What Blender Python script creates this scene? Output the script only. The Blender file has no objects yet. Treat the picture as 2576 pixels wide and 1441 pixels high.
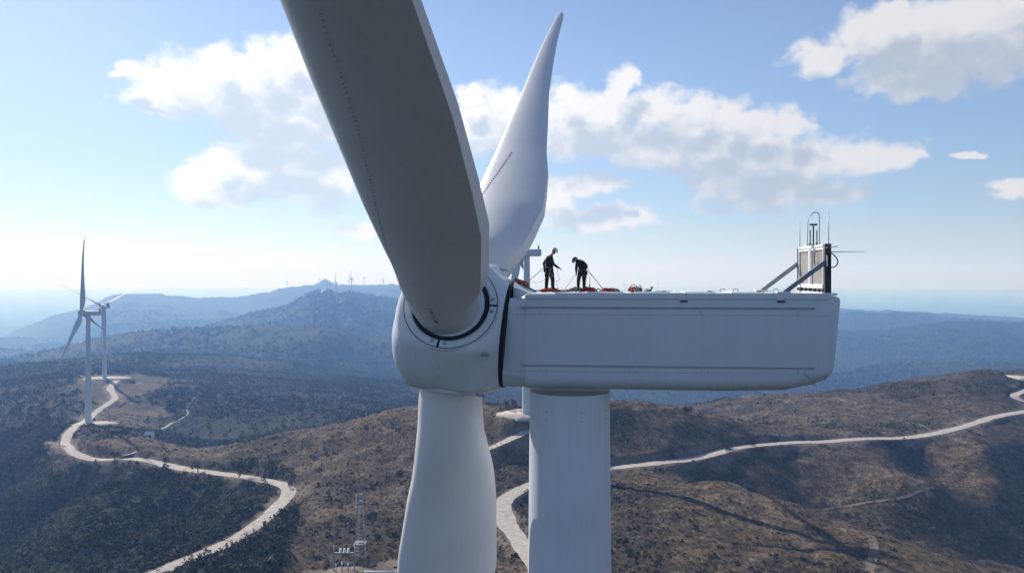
import bpy, bmesh, math, random
import numpy as np
from mathutils import Vector, Matrix
random.seed(7); rng = np.random.default_rng(7)
F = 1850.0; CXP = 1288.0; E = 692.0; CZ = 92.0     # focal length in photo pixels, centre column, horizon row, camera height
scene = bpy.context.scene
COL = scene.collection

def W(px, py, d):            # a point of the place at depth d seen in direction (px, py)
    return Vector(((px-CXP)/F*d, d, CZ-(py-E)/F*d))

# ---------------------------------------------------------------- helpers
def tag(o, label=None, cat=None, group=None, kind=None):
    if label: o['label'] = label
    if cat: o['category'] = cat
    if group: o['group'] = group
    if kind: o['kind'] = kind
    return o
def empty(name, loc, label, cat, group=None):
    o = bpy.data.objects.new(name, None); COL.objects.link(o); o.location = loc
    o.empty_display_size = 0.3
    return tag(o, label, cat, group)
def link(name, me, mats, parent=None, smooth=True):
    o = bpy.data.objects.new(name, me); COL.objects.link(o)
    if not isinstance(mats, (list, tuple)): mats = [mats]
    for m in mats: me.materials.append(m)
    if smooth and len(me.polygons): me.polygons.foreach_set('use_smooth', np.ones(len(me.polygons), dtype=bool))
    if parent is not None:
        o.parent = parent
        o.matrix_parent_inverse = Matrix.Translation(-parent.location) if parent.type == 'EMPTY' else Matrix()
    return o
class MB:
    """collects boxes, tubes, lofts in world space; build() links them as one mesh"""
    def __init__(s): s.v = []; s.f = []; s.m = []; s.mi = 0
    def add(s, vs, fs):
        n = len(s.v); s.v.extend([tuple(v) for v in vs]); s.f.extend([tuple(i+n for i in f) for f in fs]); s.m.extend([s.mi]*len(fs)); return s
    def box(s, c, d, R=None):
        hx, hy, hz = d[0]/2, d[1]/2, d[2]/2
        vs = [Vector((x, y, z)) for x in (-hx, hx) for y in (-hy, hy) for z in (-hz, hz)]
        if R is not None: vs = [R @ v for v in vs]
        c = Vector(c); vs = [v+c for v in vs]
        return s.add(vs, [(0,1,3,2),(4,6,7,5),(0,4,5,1),(2,3,7,6),(0,2,6,4),(1,5,7,3)])
    def bar(s, a, b, w, h=None, up=Vector((0, 0, 1))):
        a = Vector(a); b = Vector(b); h = h or w
        d = (b-a); L = d.length; d.normalize()
        if abs(d.dot(up)) > .98: up = Vector((0, 1, 0))
        x = d.cross(up).normalized(); y = x.cross(d)
        R = Matrix((x, d, y)).transposed()
        return s.box((a+b)/2, (w, L, h), R)
    def tube(s, pts, r, n=8, cap=True):
        pts = [Vector(p) for p in pts]; k = len(pts)
        rs = r if isinstance(r, (list, tuple)) else [r]*k
        vs = []; prev = None
        for i, p in enumerate(pts):
            d = (pts[min(i+1, k-1)]-pts[max(i-1, 0)])
            if d.length < 1e-9: d = Vector((0, 0, 1))
            d.normalize()
            if prev is None:
                u = d.cross(Vector((0, 0, 1)) if abs(d.z) < .9 else Vector((1, 0, 0))).normalized()
            else:
                u = (prev - d*prev.dot(d))
                u = u.normalized() if u.length > 1e-6 else d.orthogonal().normalized()
            prev = u; w = d.cross(u)
            for j in range(n):
                t = 2*math.pi*j/n
                vs.append(p+(u*math.cos(t)+w*math.sin(t))*rs[i])
        fs = [(i*n+j, i*n+(j+1) % n, (i+1)*n+(j+1) % n, (i+1)*n+j) for i in range(k-1) for j in range(n)]
        if cap: fs += [tuple(range(n-1, -1, -1)), tuple((k-1)*n+j for j in range(n))]
        return s.add(vs, fs)
    def loft(s, rings, cap=True, closed=True):
        n = len(rings[0]); vs = [v for r in rings for v in r]; k = len(rings)
        m = n if closed else n-1
        fs = [(i*n+j, i*n+(j+1) % n, (i+1)*n+(j+1) % n, (i+1)*n+j) for i in range(k-1) for j in range(m)]
        if cap: fs += [tuple(range(n-1, -1, -1)), tuple((k-1)*n+j for j in range(n))]
        return s.add(vs, fs)
    def ball(s, c, r, seg=12, rg=8):
        c = Vector(c); r = r if isinstance(r, (tuple, list)) else (r, r, r)
        rings = []
        for i in range(rg+1):
            t = math.pi*i/rg; q = max(math.sin(t), .001)
            rings.append([c+Vector((r[0]*q*math.cos(2*math.pi*j/seg), r[1]*q*math.sin(2*math.pi*j/seg), r[2]*math.cos(t))) for j in range(seg)])
        return s.loft(rings)
    def build(s, name, mats, parent=None, smooth=True, sharp=35, bevel=0):
        me = bpy.data.meshes.new(name); me.from_pydata(s.v, [], s.f); me.validate()
        bm = bmesh.new(); bm.from_mesh(me)
        bmesh.ops.recalc_face_normals(bm, faces=bm.faces)
        if bevel:
            ed = [e for e in bm.edges if len(e.link_faces) == 2 and e.calc_face_angle(0) > math.radians(40)]
            bmesh.ops.bevel(bm, geom=ed, offset=bevel, segments=2, affect='EDGES', profile=.5, clamp_overlap=True)
        for e in bm.edges:
            if len(e.link_faces) == 2: e.smooth = e.calc_face_angle(0) < math.radians(sharp)
        bm.to_mesh(me); bm.free()
        if isinstance(mats, (list, tuple)) and len(mats) > 1 and not bevel:
            me.polygons.foreach_set('material_index', s.m[:len(me.polygons)])
        return link(name, me, mats, parent, smooth)

# ---------------------------------------------------------------- materials
def srgb(r, g, b):
    f = lambda c: (c/255/12.92) if c/255 <= .04045 else ((c/255+.055)/1.055)**2.4
    return (f(r), f(g), f(b), 1)
def nd(nt, t, **kw):
    n = nt.nodes.new(t)
    for k, v in kw.items():
        if k in n.inputs.keys(): n.inputs[k].default_value = v
        else: setattr(n, k, v)
    return n
def mat(name, col, rough=.5, metal=0, noise=0, nscale=3, spec=.5, bump=0, bscale=20, emit=None):
    m = bpy.data.materials.new(name); m.use_nodes = True; nt = m.node_tree
    b = nt.nodes['Principled BSDF']
    b.inputs['Roughness'].default_value = rough; b.inputs['Metallic'].default_value = metal
    b.inputs['Specular IOR Level'].default_value = spec
    col = tuple(col[:3])+(1,)
    tc = nd(nt, 'ShaderNodeTexCoord')
    if noise:
        nz = nd(nt, 'ShaderNodeTexNoise', Scale=nscale, Detail=8, Roughness=.65)
        nt.links.new(tc.outputs['Object'], nz.inputs['Vector'])
        r = nd(nt, 'ShaderNodeValToRGB')
        r.color_ramp.elements[0].position = .3; r.color_ramp.elements[1].position = .7
        r.color_ramp.elements[0].color = tuple(c*(1-noise) for c in col[:3])+(1,)
        r.color_ramp.elements[1].color = tuple(min(c*(1+noise), 1) for c in col[:3])+(1,)
        nt.links.new(nz.outputs['Fac'], r.inputs['Fac']); nt.links.new(r.outputs['Color'], b.inputs['Base Color'])
    else: b.inputs['Base Color'].default_value = col
    if bump:
        nz2 = nd(nt, 'ShaderNodeTexNoise', Scale=bscale, Detail=6)
        nt.links.new(tc.outputs['Object'], nz2.inputs['Vector'])
        bp = nd(nt, 'ShaderNodeBump', Strength=bump, Distance=.02)
        nt.links.new(nz2.outputs['Fac'], bp.inputs['Height']); nt.links.new(bp.outputs['Normal'], b.inputs['Normal'])
    return m
def paint(name, col, rough=.42, dirt=.12):
    """weathered gel coat: large soft tone variation, fine specks and faint streaks"""
    m = bpy.data.materials.new(name); m.use_nodes = True; nt = m.node_tree; L = nt.links
    b = nt.nodes['Principled BSDF']; b.inputs['Roughness'].default_value = rough
    tc = nd(nt, 'ShaderNodeTexCoord')
    n1 = nd(nt, 'ShaderNodeTexNoise', Scale=.35, Detail=5, Roughness=.6); L.new(tc.outputs['Object'], n1.inputs['Vector'])
    mp = nd(nt, 'ShaderNodeMapping'); mp.inputs['Scale'].default_value = (6, 6, .5); L.new(tc.outputs['Object'], mp.inputs['Vector'])
    n2 = nd(nt, 'ShaderNodeTexNoise', Scale=1.0, Detail=9, Roughness=.75); L.new(mp.outputs['Vector'], n2.inputs['Vector'])
    n3 = nd(nt, 'ShaderNodeTexNoise', Scale=14, Detail=4, Roughness=.7); L.new(tc.outputs['Object'], n3.inputs['Vector'])
    a = nd(nt, 'ShaderNodeMath', operation='ADD'); L.new(n1.outputs['Fac'], a.inputs[0]); L.new(n2.outputs['Fac'], a.inputs[1])
    a2 = nd(nt, 'ShaderNodeMath', operation='MULTIPLY'); L.new(a.outputs[0], a2.inputs[0]); a2.inputs[1].default_value = .5
    mr = nd(nt, 'ShaderNodeMapRange'); mr.inputs[1].default_value = .35; mr.inputs[2].default_value = .65
    mr.inputs[3].default_value = 1-dirt; mr.inputs[4].default_value = 1+dirt*.4; L.new(a2.outputs[0], mr.inputs[0])
    sp = nd(nt, 'ShaderNodeMapRange'); sp.inputs[1].default_value = .66; sp.inputs[2].default_value = .74
    sp.inputs[3].default_value = 1; sp.inputs[4].default_value = .82; L.new(n3.outputs['Fac'], sp.inputs[0])
    mu = nd(nt, 'ShaderNodeMath', operation='MULTIPLY'); L.new(mr.outputs[0], mu.inputs[0]); L.new(sp.outputs[0], mu.inputs[1])
    cm = nd(nt, 'ShaderNodeVectorMath', operation='SCALE'); cm.inputs[0].default_value = col[:3]; L.new(mu.outputs[0], cm.inputs['Scale'])
    L.new(cm.outputs[0], b.inputs['Base Color'])
    return m
M = {}
M['paint'] = paint('turbine_paint', (.66, .69, .72))
M['blade'] = paint('blade_gelcoat', (.75, .715, .69), rough=.38, dirt=.10)
M['tower'] = paint('tower_paint', (.66, .70, .75), rough=.45)
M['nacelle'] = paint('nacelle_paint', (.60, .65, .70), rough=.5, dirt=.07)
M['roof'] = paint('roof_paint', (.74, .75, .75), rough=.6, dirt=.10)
M['farpaint'] = mat('far_turbine_paint', (.52, .55, .58), .6)
M['black'] = mat('black_rubber', (.006, .007, .010), .8, noise=.3)
M['navy'] = mat('dark_boot_brush', (.010, .016, .035), .9, noise=.4, nscale=8)
M['seam'] = mat('dark_seam', (.05, .06, .08), .8)
M['groove'] = mat('grey_joint_strip', (.30, .33, .38), .7, noise=.15)
M['hatchline'] = mat('fine_joint_line', (.42, .47, .52), .7)
M['grey'] = mat('grey_steel', (.20, .23, .27), .5, .2, noise=.15)
M['darkgrey'] = mat('dark_grey_frame', (.03, .032, .04), .5, noise=.2)
M['white'] = mat('white_frame', (.70, .70, .70), .5, noise=.06)
M['mesh'] = mat('radiator_fins', (.58, .54, .50), .7, noise=.12, nscale=12)
M['galv'] = mat('galvanised_steel', (.35, .37, .40), .45, .6, noise=.2)
M['red'] = mat('red_rope', (.32, .022, .016), .85, noise=.5, nscale=30)
M['orange'] = mat('orange_rope', (.50, .09, .03), .85, noise=.4, nscale=30)
M['cream'] = mat('cream_rope', (.45, .36, .26), .9, noise=.4, nscale=30)
M['ropegrey'] = mat('grey_lanyard', (.09, .09, .10), .8)
M['cloth'] = mat('dark_navy_workwear', (.015, .021, .042), .85, noise=.5, nscale=9, bump=.4)
M['cloth2'] = mat('black_trousers', (.007, .007, .009), .85, noise=.5, nscale=9, bump=.4)
M['strap'] = mat('harness_webbing', (.10, .085, .075), .8, noise=.3)
M['strapb'] = mat('black_harness_webbing', (.012, .012, .014), .8)
M['skin'] = mat('skin', (.33, .19, .13), .6)
M['helmet'] = mat('white_helmet_shell', (.62, .66, .70), .3)
M['glove'] = mat('black_work_glove', (.01, .01, .012), .8)
M['hair'] = mat('dark_hair', (.02, .014, .01), .9)
M['letters'] = mat('stencil_black', (.03, .03, .035), .8)
M['road'] = None

# ---------------------------------------------------------------- camera
cam = bpy.data.cameras.new('camera'); co = bpy.data.objects.new('camera', cam); COL.objects.link(co)
cam.sensor_width = 36; cam.lens = 36*F/2576.0
cam.shift_y = (E-1441/2.0)/2576.0
co.location = (0, 0, CZ); co.rotation_euler = (math.radians(90), 0, 0)
cam.clip_start = .3; cam.clip_end = 120000
scene.camera = co
SUN_AZ = math.radians(-39); SUN_EL = math.radians(31)
sunv = Vector((math.sin(SUN_AZ)*math.cos(SUN_EL), math.cos(SUN_AZ)*math.cos(SUN_EL), math.sin(SUN_EL)))
sl = bpy.data.lights.new('sun', 'SUN'); so = bpy.data.objects.new('sun', sl); COL.objects.link(so)
sl.energy = 5.0; sl.angle = math.radians(.53); sl.color = (1, .965, .92)
so.rotation_euler = (-sunv).to_track_quat('-Z', 'Y').to_euler(); so.location = (0, 0, 400)
scene.view_settings.view_transform = 'Standard'; scene.view_settings.look = 'None'
scene.view_settings.exposure = 0.3; scene.view_settings.gamma = 1
scene.cycles.volume_bounces = 2

# ---------------------------------------------------------------- world: physical sky and broken cumulus
wd = bpy.data.worlds.new('World'); scene.world = wd; wd.use_nodes = True
nt = wd.node_tree; L = nt.links; nt.nodes.clear()
def ae(px, py):
    a = math.atan((px-CXP)/F); return a, math.atan(-(py-E)/F*math.cos(a))
CLOUDS = [(560,222,205,80),(680,178,115,66),(735,140,50,44),(560,172,85,46),(420,252,125,38),(640,300,120,60),(700,262,150,55),(800,210,110,100),
 (560,385,52,30),(500,450,70,48),(610,420,120,58),(580,490,110,34),(720,385,130,55),(810,440,120,85),(700,480,90,30),(760,310,150,62),
 (905,575,44,20),(330,190,60,9),(320,170,22,22),(1180,235,45,30),(1200,320,110,60),(1270,262,60,42),(950,360,120,120),
 (1450,285,140,60),(1568,225,40,52),(1420,235,34,18),(1640,275,90,52),(1740,290,80,50),(1835,298,58,44),(1900,320,80,40),(1985,318,56,44),(1500,350,210,50),
 (1700,370,220,62),(1880,395,170,72),(1790,455,58,62),(1930,468,185,66),(2060,482,110,30),(2060,400,130,45),(2190,392,125,38),(2290,390,50,14),
 (1450,465,110,28),(1400,500,60,60),(1500,550,140,34),(1590,560,52,20),(1560,470,28,14),
 (2215,85,120,68),(2060,140,82,36),(2235,30,52,36),(2350,120,200,105),(2440,50,150,60),(2560,60,160,105),(2220,200,90,48),(2330,190,150,50),(2480,150,150,60),
 (2428,380,34,9),(2545,472,60,22),
 (3000,150,380,110),(3300,350,260,70),(-500,250,280,80),(-900,80,330,110),(3700,60,300,120),(1500,-500,420,110),(300,-700,500,140),(2700,-600,400,120)]
def field(name, detail, wide):
    g = bpy.data.node_groups.new(name, 'ShaderNodeTree'); gl = g.links
    g.interface.new_socket('P', in_out='INPUT', socket_type='NodeSocketVector')
    g.interface.new_socket('D', in_out='OUTPUT', socket_type='NodeSocketFloat')
    gi = g.nodes.new('NodeGroupInput'); go = g.nodes.new('NodeGroupOutput')
    n0 = nd(g, 'ShaderNodeTexNoise', Scale=20, Detail=5, Roughness=.55); gl.new(gi.outputs[0], n0.inputs['Vector'])
    s0 = nd(g, 'ShaderNodeVectorMath', operation='SUBTRACT'); gl.new(n0.outputs['Color'], s0.inputs[0]); s0.inputs[1].default_value = (.5,.5,.5)
    m0 = nd(g, 'ShaderNodeVectorMath', operation='MULTIPLY_ADD'); gl.new(s0.outputs[0], m0.inputs[0]); m0.inputs[1].default_value = (.060,.040,0); gl.new(gi.outputs[0], m0.inputs[2])
    prev = None
    for (px, py, rx, ry) in CLOUDS:
        a, e = ae(px, py); ca = math.cos(a)
        sx = F/(rx*ca*ca)/wide; sy = F/(ry*math.cos(e)**2*ca)/wide if False else F/(ry*ca)/wide
        q = nd(g, 'ShaderNodeVectorMath', operation='MULTIPLY_ADD'); gl.new(m0.outputs[0], q.inputs[0])
        q.inputs[1].default_value = (sx, sy, 0); q.inputs[2].default_value = (-a*sx, -e*sy, 0)
        l = nd(g, 'ShaderNodeVectorMath', operation='LENGTH'); gl.new(q.outputs[0], l.inputs[0])
        s = nd(g, 'ShaderNodeMath', operation='SUBTRACT'); s.inputs[0].default_value = 1; gl.new(l.outputs['Value'], s.inputs[1])
        if prev is None: prev = s
        else:
            mx = nd(g, 'ShaderNodeMath', operation='SMOOTH_MAX'); gl.new(prev.outputs[0], mx.inputs[0]); gl.new(s.outputs[0], mx.inputs[1]); mx.inputs[2].default_value = .25
            prev = mx
    cl = nd(g, 'ShaderNodeClamp'); cl.inputs['Min'].default_value = -1.2; cl.inputs['Max'].default_value = 1; gl.new(prev.outputs[0], cl.inputs['Value'])
    n1 = nd(g, 'ShaderNodeTexNoise', Scale=26, Detail=detail, Roughness=.60, Distortion=.25)
    mp = nd(g, 'ShaderNodeVectorMath', operation='MULTIPLY'); gl.new(gi.outputs[0], mp.inputs[0]); mp.inputs[1].default_value = (1, 1.35, 1); gl.new(mp.outputs[0], n1.inputs['Vector'])
    n2 = nd(g, 'ShaderNodeTexVoronoi', Scale=44, feature='SMOOTH_F1'); n2.inputs['Smoothness'].default_value = .6
    gl.new(m0.outputs[0], n2.inputs['Vector'])
    t = nd(g, 'ShaderNodeMath', operation='MULTIPLY_ADD'); gl.new(n1.outputs['Fac'], t.inputs[0]); t.inputs[1].default_value = 1.75; t.inputs[2].default_value = -.43
    u = nd(g, 'ShaderNodeMath', operation='MULTIPLY_ADD'); gl.new(n2.outputs['Distance'], u.inputs[0]); u.inputs[1].default_value = -.34; gl.new(t.outputs[0], u.inputs[2])
    ad = nd(g, 'ShaderNodeMath', operation='ADD'); gl.new(cl.outputs[0], ad.inputs[0]); gl.new(u.outputs[0], ad.inputs[1])
    gl.new(ad.outputs[0], go.inputs[0])
    return g
G1 = field('cloud_density', 9, 1.0); G2 = field('cloud_shadow', 3, 1.0)
tc = nd(nt, 'ShaderNodeTexCoord'); sep = nd(nt, 'ShaderNodeSeparateXYZ'); L.new(tc.outputs['Generated'], sep.inputs[0])
at = nd(nt, 'ShaderNodeMath', operation='ARCTAN2'); L.new(sep.outputs['X'], at.inputs[0]); L.new(sep.outputs['Y'], at.inputs[1])
asn = nd(nt, 'ShaderNodeMath', operation='ARCSINE'); L.new(sep.outputs['Z'], asn.inputs[0])
cmb = nd(nt, 'ShaderNodeCombineXYZ'); L.new(at.outputs[0], cmb.inputs[0]); L.new(asn.outputs[0], cmb.inputs[1])
g1 = nt.nodes.new('ShaderNodeGroup'); g1.node_tree = G1; L.new(cmb.outputs[0], g1.inputs[0])
def shifted(dx, dy):
    of = nd(nt, 'ShaderNodeVectorMath', operation='ADD'); L.new(cmb.outputs[0], of.inputs[0]); of.inputs[1].default_value = (dx, dy, 0)
    g2 = nt.nodes.new('ShaderNodeGroup'); g2.node_tree = G2; L.new(of.outputs[0], g2.inputs[0]); return g2
ga = shifted(-.014, .040)
sky = nd(nt, 'ShaderNodeTexSky', sky_type='NISHITA'); sky.sun_disc = False
sky.sun_elevation = SUN_EL; sky.sun_rotation = SUN_AZ; sky.altitude = 1100; sky.air_density = 1.0; sky.dust_density = .25; sky.ozone_density = 1.6
SKYK = .105
bg = nd(nt, 'ShaderNodeBackground'); bg.inputs['Strength'].default_value = SKYK; tn = nd(nt, 'ShaderNodeVectorMath', operation='MULTIPLY'); L.new(sky.outputs[0], tn.inputs[0]); L.new(tn.outputs[0], bg.inputs['Color'])
te = nd(nt, 'ShaderNodeMapRange', interpolation_type='SMOOTHSTEP'); te.inputs[1].default_value = .0; te.inputs[2].default_value = .30; L.new(sep.outputs['Z'], te.inputs[0])
tm = nd(nt, 'ShaderNodeMix', data_type='RGBA'); L.new(te.outputs[0], tm.inputs['Factor']); tm.inputs['A'].default_value = (.68, .69, .81, 1); tm.inputs['B'].default_value = (1.10, 1.03, 1.06, 1); L.new(tm.outputs['Result'], tn.inputs[1])
al = nd(nt, 'ShaderNodeMapRange', interpolation_type='SMOOTHSTEP'); al.inputs[1].default_value = -.06; al.inputs[2].default_value = .64; al.inputs[4].default_value = .96; L.new(g1.outputs[0], al.inputs[0])
sh = nd(nt, 'ShaderNodeMapRange', interpolation_type='SMOOTHSTEP'); sh.inputs[1].default_value = -.10; sh.inputs[2].default_value = 1.05; L.new(ga.outputs[0], sh.inputs[0])
mix = nd(nt, 'ShaderNodeMix', data_type='RGBA'); L.new(sh.outputs[0], mix.inputs['Factor'])
mix.inputs['A'].default_value = (.90, .90, .92, 1); mix.inputs['B'].default_value = (.53, .595, .70, 1)
# clouds nearer the sun are brighter through and through
dt = nd(nt, 'ShaderNodeVectorMath', operation='DOT_PRODUCT'); L.new(tc.outputs['Generated'], dt.inputs[0]); dt.inputs[1].default_value = tuple(sunv)
gm = nd(nt, 'ShaderNodeMapRange', interpolation_type='SMOOTHSTEP'); gm.inputs[1].default_value = .45; gm.inputs[2].default_value = .93; gm.inputs[3].default_value = .72; gm.inputs[4].default_value = 1.02; L.new(dt.outputs['Value'], gm.inputs[0])
bc = nd(nt, 'ShaderNodeBackground'); L.new(mix.outputs['Result'], bc.inputs['Color']); L.new(gm.outputs[0], bc.inputs['Strength'])
ms = nd(nt, 'ShaderNodeMixShader'); L.new(al.outputs[0], ms.inputs[0]); L.new(bg.outputs[0], ms.inputs[1]); L.new(bc.outputs[0], ms.inputs[2])
wo = nd(nt, 'ShaderNodeOutputWorld'); L.new(ms.outputs[0], wo.inputs['Surface'])

# ---------------------------------------------------------------- haze
hz = bpy.data.meshes.new('haze'); R_ = 40000
bm = bmesh.new(); bmesh.ops.create_cube(bm, size=1)
bmesh.ops.scale(bm, vec=(2*R_, 2*R_, 1400), verts=bm.verts); bmesh.ops.translate(bm, vec=(0, 0, CZ+230-700), verts=bm.verts)
bm.to_mesh(hz); bm.free()
hm = bpy.data.materials.new('haze_air'); hm.use_nodes = True; hn = hm.node_tree; hn.nodes.clear()
pv = nd(hn, 'ShaderNodeVolumePrincipled'); pv.inputs['Color'].default_value = (.26, .50, 1.0, 1); pv.inputs['Density'].default_value = .00021
pv.inputs['Anisotropy'].default_value = .20; pv.inputs['Absorption Color'].default_value = (.97, .985, 1, 1)
ho = nd(hn, 'ShaderNodeOutputMaterial'); hn.links.new(pv.outputs[0], ho.inputs['Volume'])
tag(link('haze', hz, hm, smooth=False), 'pale blue haze thickening with distance over the hills', 'haze', kind='stuff')
# ---------------------------------------------------------------- terrain heights
def hash2(ix, iy, seed):
    h = (ix*374761393+iy*668265263+seed*974711) & 0xffffffff
    h = ((h ^ (h >> 13))*1274126177) & 0xffffffff
    return ((h ^ (h >> 16)) & 0xffff)/65535.0
def vnoise(x, y, seed=0):
    xi = np.floor(x).astype(np.int64); yi = np.floor(y).astype(np.int64); fx = x-xi; fy = y-yi
    fx = fx*fx*fx*(fx*(fx*6-15)+10); fy = fy*fy*fy*(fy*(fy*6-15)+10)
    a = hash2(xi, yi, seed); b = hash2(xi+1, yi, seed); c = hash2(xi, yi+1, seed); d = hash2(xi+1, yi+1, seed)
    return (a+(b-a)*fx)+(c-a+(a-b-c+d)*fx)*fy-.5
def fbm(x, y, scale, octv, seed=0, gain=.5, ridged=False):
    t = 0; amp = 1.0; f = 1.0/scale
    for o in range(octv):
        n = vnoise(x*f+o*17.3, y*f-o*9.1, seed+o)
        if ridged: n = .5-2*np.abs(n)
        t = t+amp*n; amp *= gain; f *= 2.03
    return t
# control points: direction (px, py) and height z under the camera -> the distance follows
CP = [(222,1068,-115),(263,948,-122),(165,1120,-113),(310,1152,-108),(480,1182,-105),(640,1205,-102),(733,1235,-100),(660,1310,-98),(520,1390,-97),(400,1441,-97),
 (900,1441,-95),(1540,1175,-97),(1700,1163,-97),(1850,1130,-98),(2000,1110,-100),(2200,1104,-101),(2400,1082,-101),(2576,1035,-101),(2800,1000,-103),
 (2300,1040,-102),(2050,1072,-105),(100,1000,-125),(0,960,-140),(0,1060,-135),(-400,1000,-170),(450,1000,-135),(375,1090,-125),(700,1050,-136),(900,1000,-150),
 (1040,980,-165),(800,950,-175),(500,900,-175),(300,905,-165),(100,1200,-135),(0,1160,-140),(0,1300,-142),(0,1441,-137),(400,1300,-113),
 (300,1441,-112),(500,1250,-107),(600,1250,-104),(560,1300,-103),(-400,1300,-160),(1600,1441,-93),(2000,1441,-95),(1600,1300,-94),(1800,1330,-95),(1250,1340,-96),
 (1100,1250,-94),(1250,1150,-88),(1130,1100,-83),(1300,1210,-93),(1000,1150,-91),(850,1200,-95),(850,1330,-96),(1270,1085,-78),(2300,1330,-123),(2150,1262,-119),(2000,1212,-113),(2500,1370,-132),
 (1900,1180,-104),(2350,1215,-109),(2500,1180,-106),(2450,1140,-103),(2230,1200,-108),(2750,1441,-145),(3000,1200,-130),(3400,1100,-150)]
CREST = [(1540,1003,-74),(1640,1010,-76),(1720,1030,-80),(1810,1052,-86),(1330,1045,-73),(1260,1014,-71),(1150,1018,-72),(1040,1027,-76),(960,1040,-81),(860,1065,-87),(760,1085,-91),(640,1110,-97),(540,1140,-103)]
CREST3 = [(1835,1226,-98),(1960,1268,-98),(2043,1291,-98),(2169,1322,-99),(2231,1343,-99),(2377,1393,-100),(2544,1439,-101)]
CREST2 = [(2576,930,-86),(2500,930,-85),(2400,942,-88),(2250,965,-96),(2090,985,-104),(1950,996,-108),(1820,1010,-112),(2800,935,-88)]
DP = []   # (tan azimuth, depth, z)
def cp(px, py, z): return ((px-CXP)/F, -z*F/(py-E), z)
for c in CP: DP.append(cp(*c))
for c in CREST:
    a, d, z = cp(*c); DP += [(a, d, z), (a, d+75, z-20), (a, d*1.45, z-42)]
for c in CREST3:
    a, d, z = cp(*c); DP += [(a, d, z), (a, d+32, z-16)]
for c in [(2357,1212,-113),(2450,1245,-117),(2575,1295,-124)]:
    a, d, z = cp(*c); DP += [(a, d, z), (a, d+26, z-5)]
for c in [(204,1255,-119),(135,1290,-122),(73,1330,-125),(44,1400,-127)]:
    a, d, z = cp(*c); DP += [(a, d, z), (a, d+28, z-15)]
for c in CREST2:
    a, d, z = cp(*c); DP += [(a, d, z), (a, d+150, z-55), (a, d+650, z-190)]
for px in (-1400, -700, 0, 500, 900, 1288, 1700, 2200, 2600, 3200, 4200):
    a = (px-CXP)/F
    DP += [(a, 12, -90), (a, 60, -90.5), (a, 120, -91.5), (a, 170, -93)]
    DP += [(a, 2100, -285), (a, 3200, -420), (a, 9000, -560)]
for px in (2600, 3200, 4200): DP += [((px-CXP)/F, 1200, -260)]
for px in (-1400, -800): DP += [((px-CXP)/F, 400, -160), ((px-CXP)/F, 900, -210)]
DP = np.array(DP); KX = DP[:, 0]; KY = np.log(DP[:, 1])*.9
EPS = .05
def phi(r2): return np.sqrt(r2+EPS*EPS)
A_ = phi((KX[:, None]-KX[None])**2+(KY[:, None]-KY[None])**2)
n_ = len(KX); Bm = np.zeros((n_+1, n_+1)); Bm[:n_, :n_] = A_-np.eye(n_)*.003; Bm[:n_, n_] = 1; Bm[n_, :n_] = 1
WT = np.linalg.solve(Bm, np.append(DP[:, 2], 0))
RIDGES = [ # crest (px, py), depth, front fall, back fall, roughness
 ([(-900,1010),(-400,960),(0,905),(60,892),(130,878),(250,852),(300,836),(400,828),(520,826),(640,816),(800,818),(1000,850),(1300,900),(1700,960)], 2100, .13, .22, 22),
 ([(300,960),(400,862),(500,826),(560,806),(640,786),(720,768),(760,746),(800,730),(830,728),(850,739),(880,734),(900,738),(960,746),(1010,753),(1100,765),(1300,790),(1700,830),(2000,900)], 3300, .11, .3, 34),
 ([(-900,900),(-300,880),(0,848),(60,823),(130,795),(200,778),(250,757),(265,748),(310,737),(400,740),(440,744),(500,748),(600,748),(680,735),(700,727),(740,722),(790,717),(806,708),(820,702),(836,711),(850,716),(900,716),(960,716),(1000,716),(1100,722),(1500,735),(1800,752),(2100,775),(2300,783),(2576,798),(2900,815),(3500,840)], 5600, .08, .25, 50),
 ([(1500,850),(1900,795),(2105,787),(2160,783),(2220,790),(2262,785),(2330,792),(2400,801),(2480,804),(2576,809),(3000,830)], 4300, .10, .25, 40),
 ([(1500,880),(2000,838),(2200,832),(2300,820),(2380,811),(2450,806),(2520,809),(2576,815),(2800,815),(3200,850)], 3200, .12, .25, 34),
]
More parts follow.
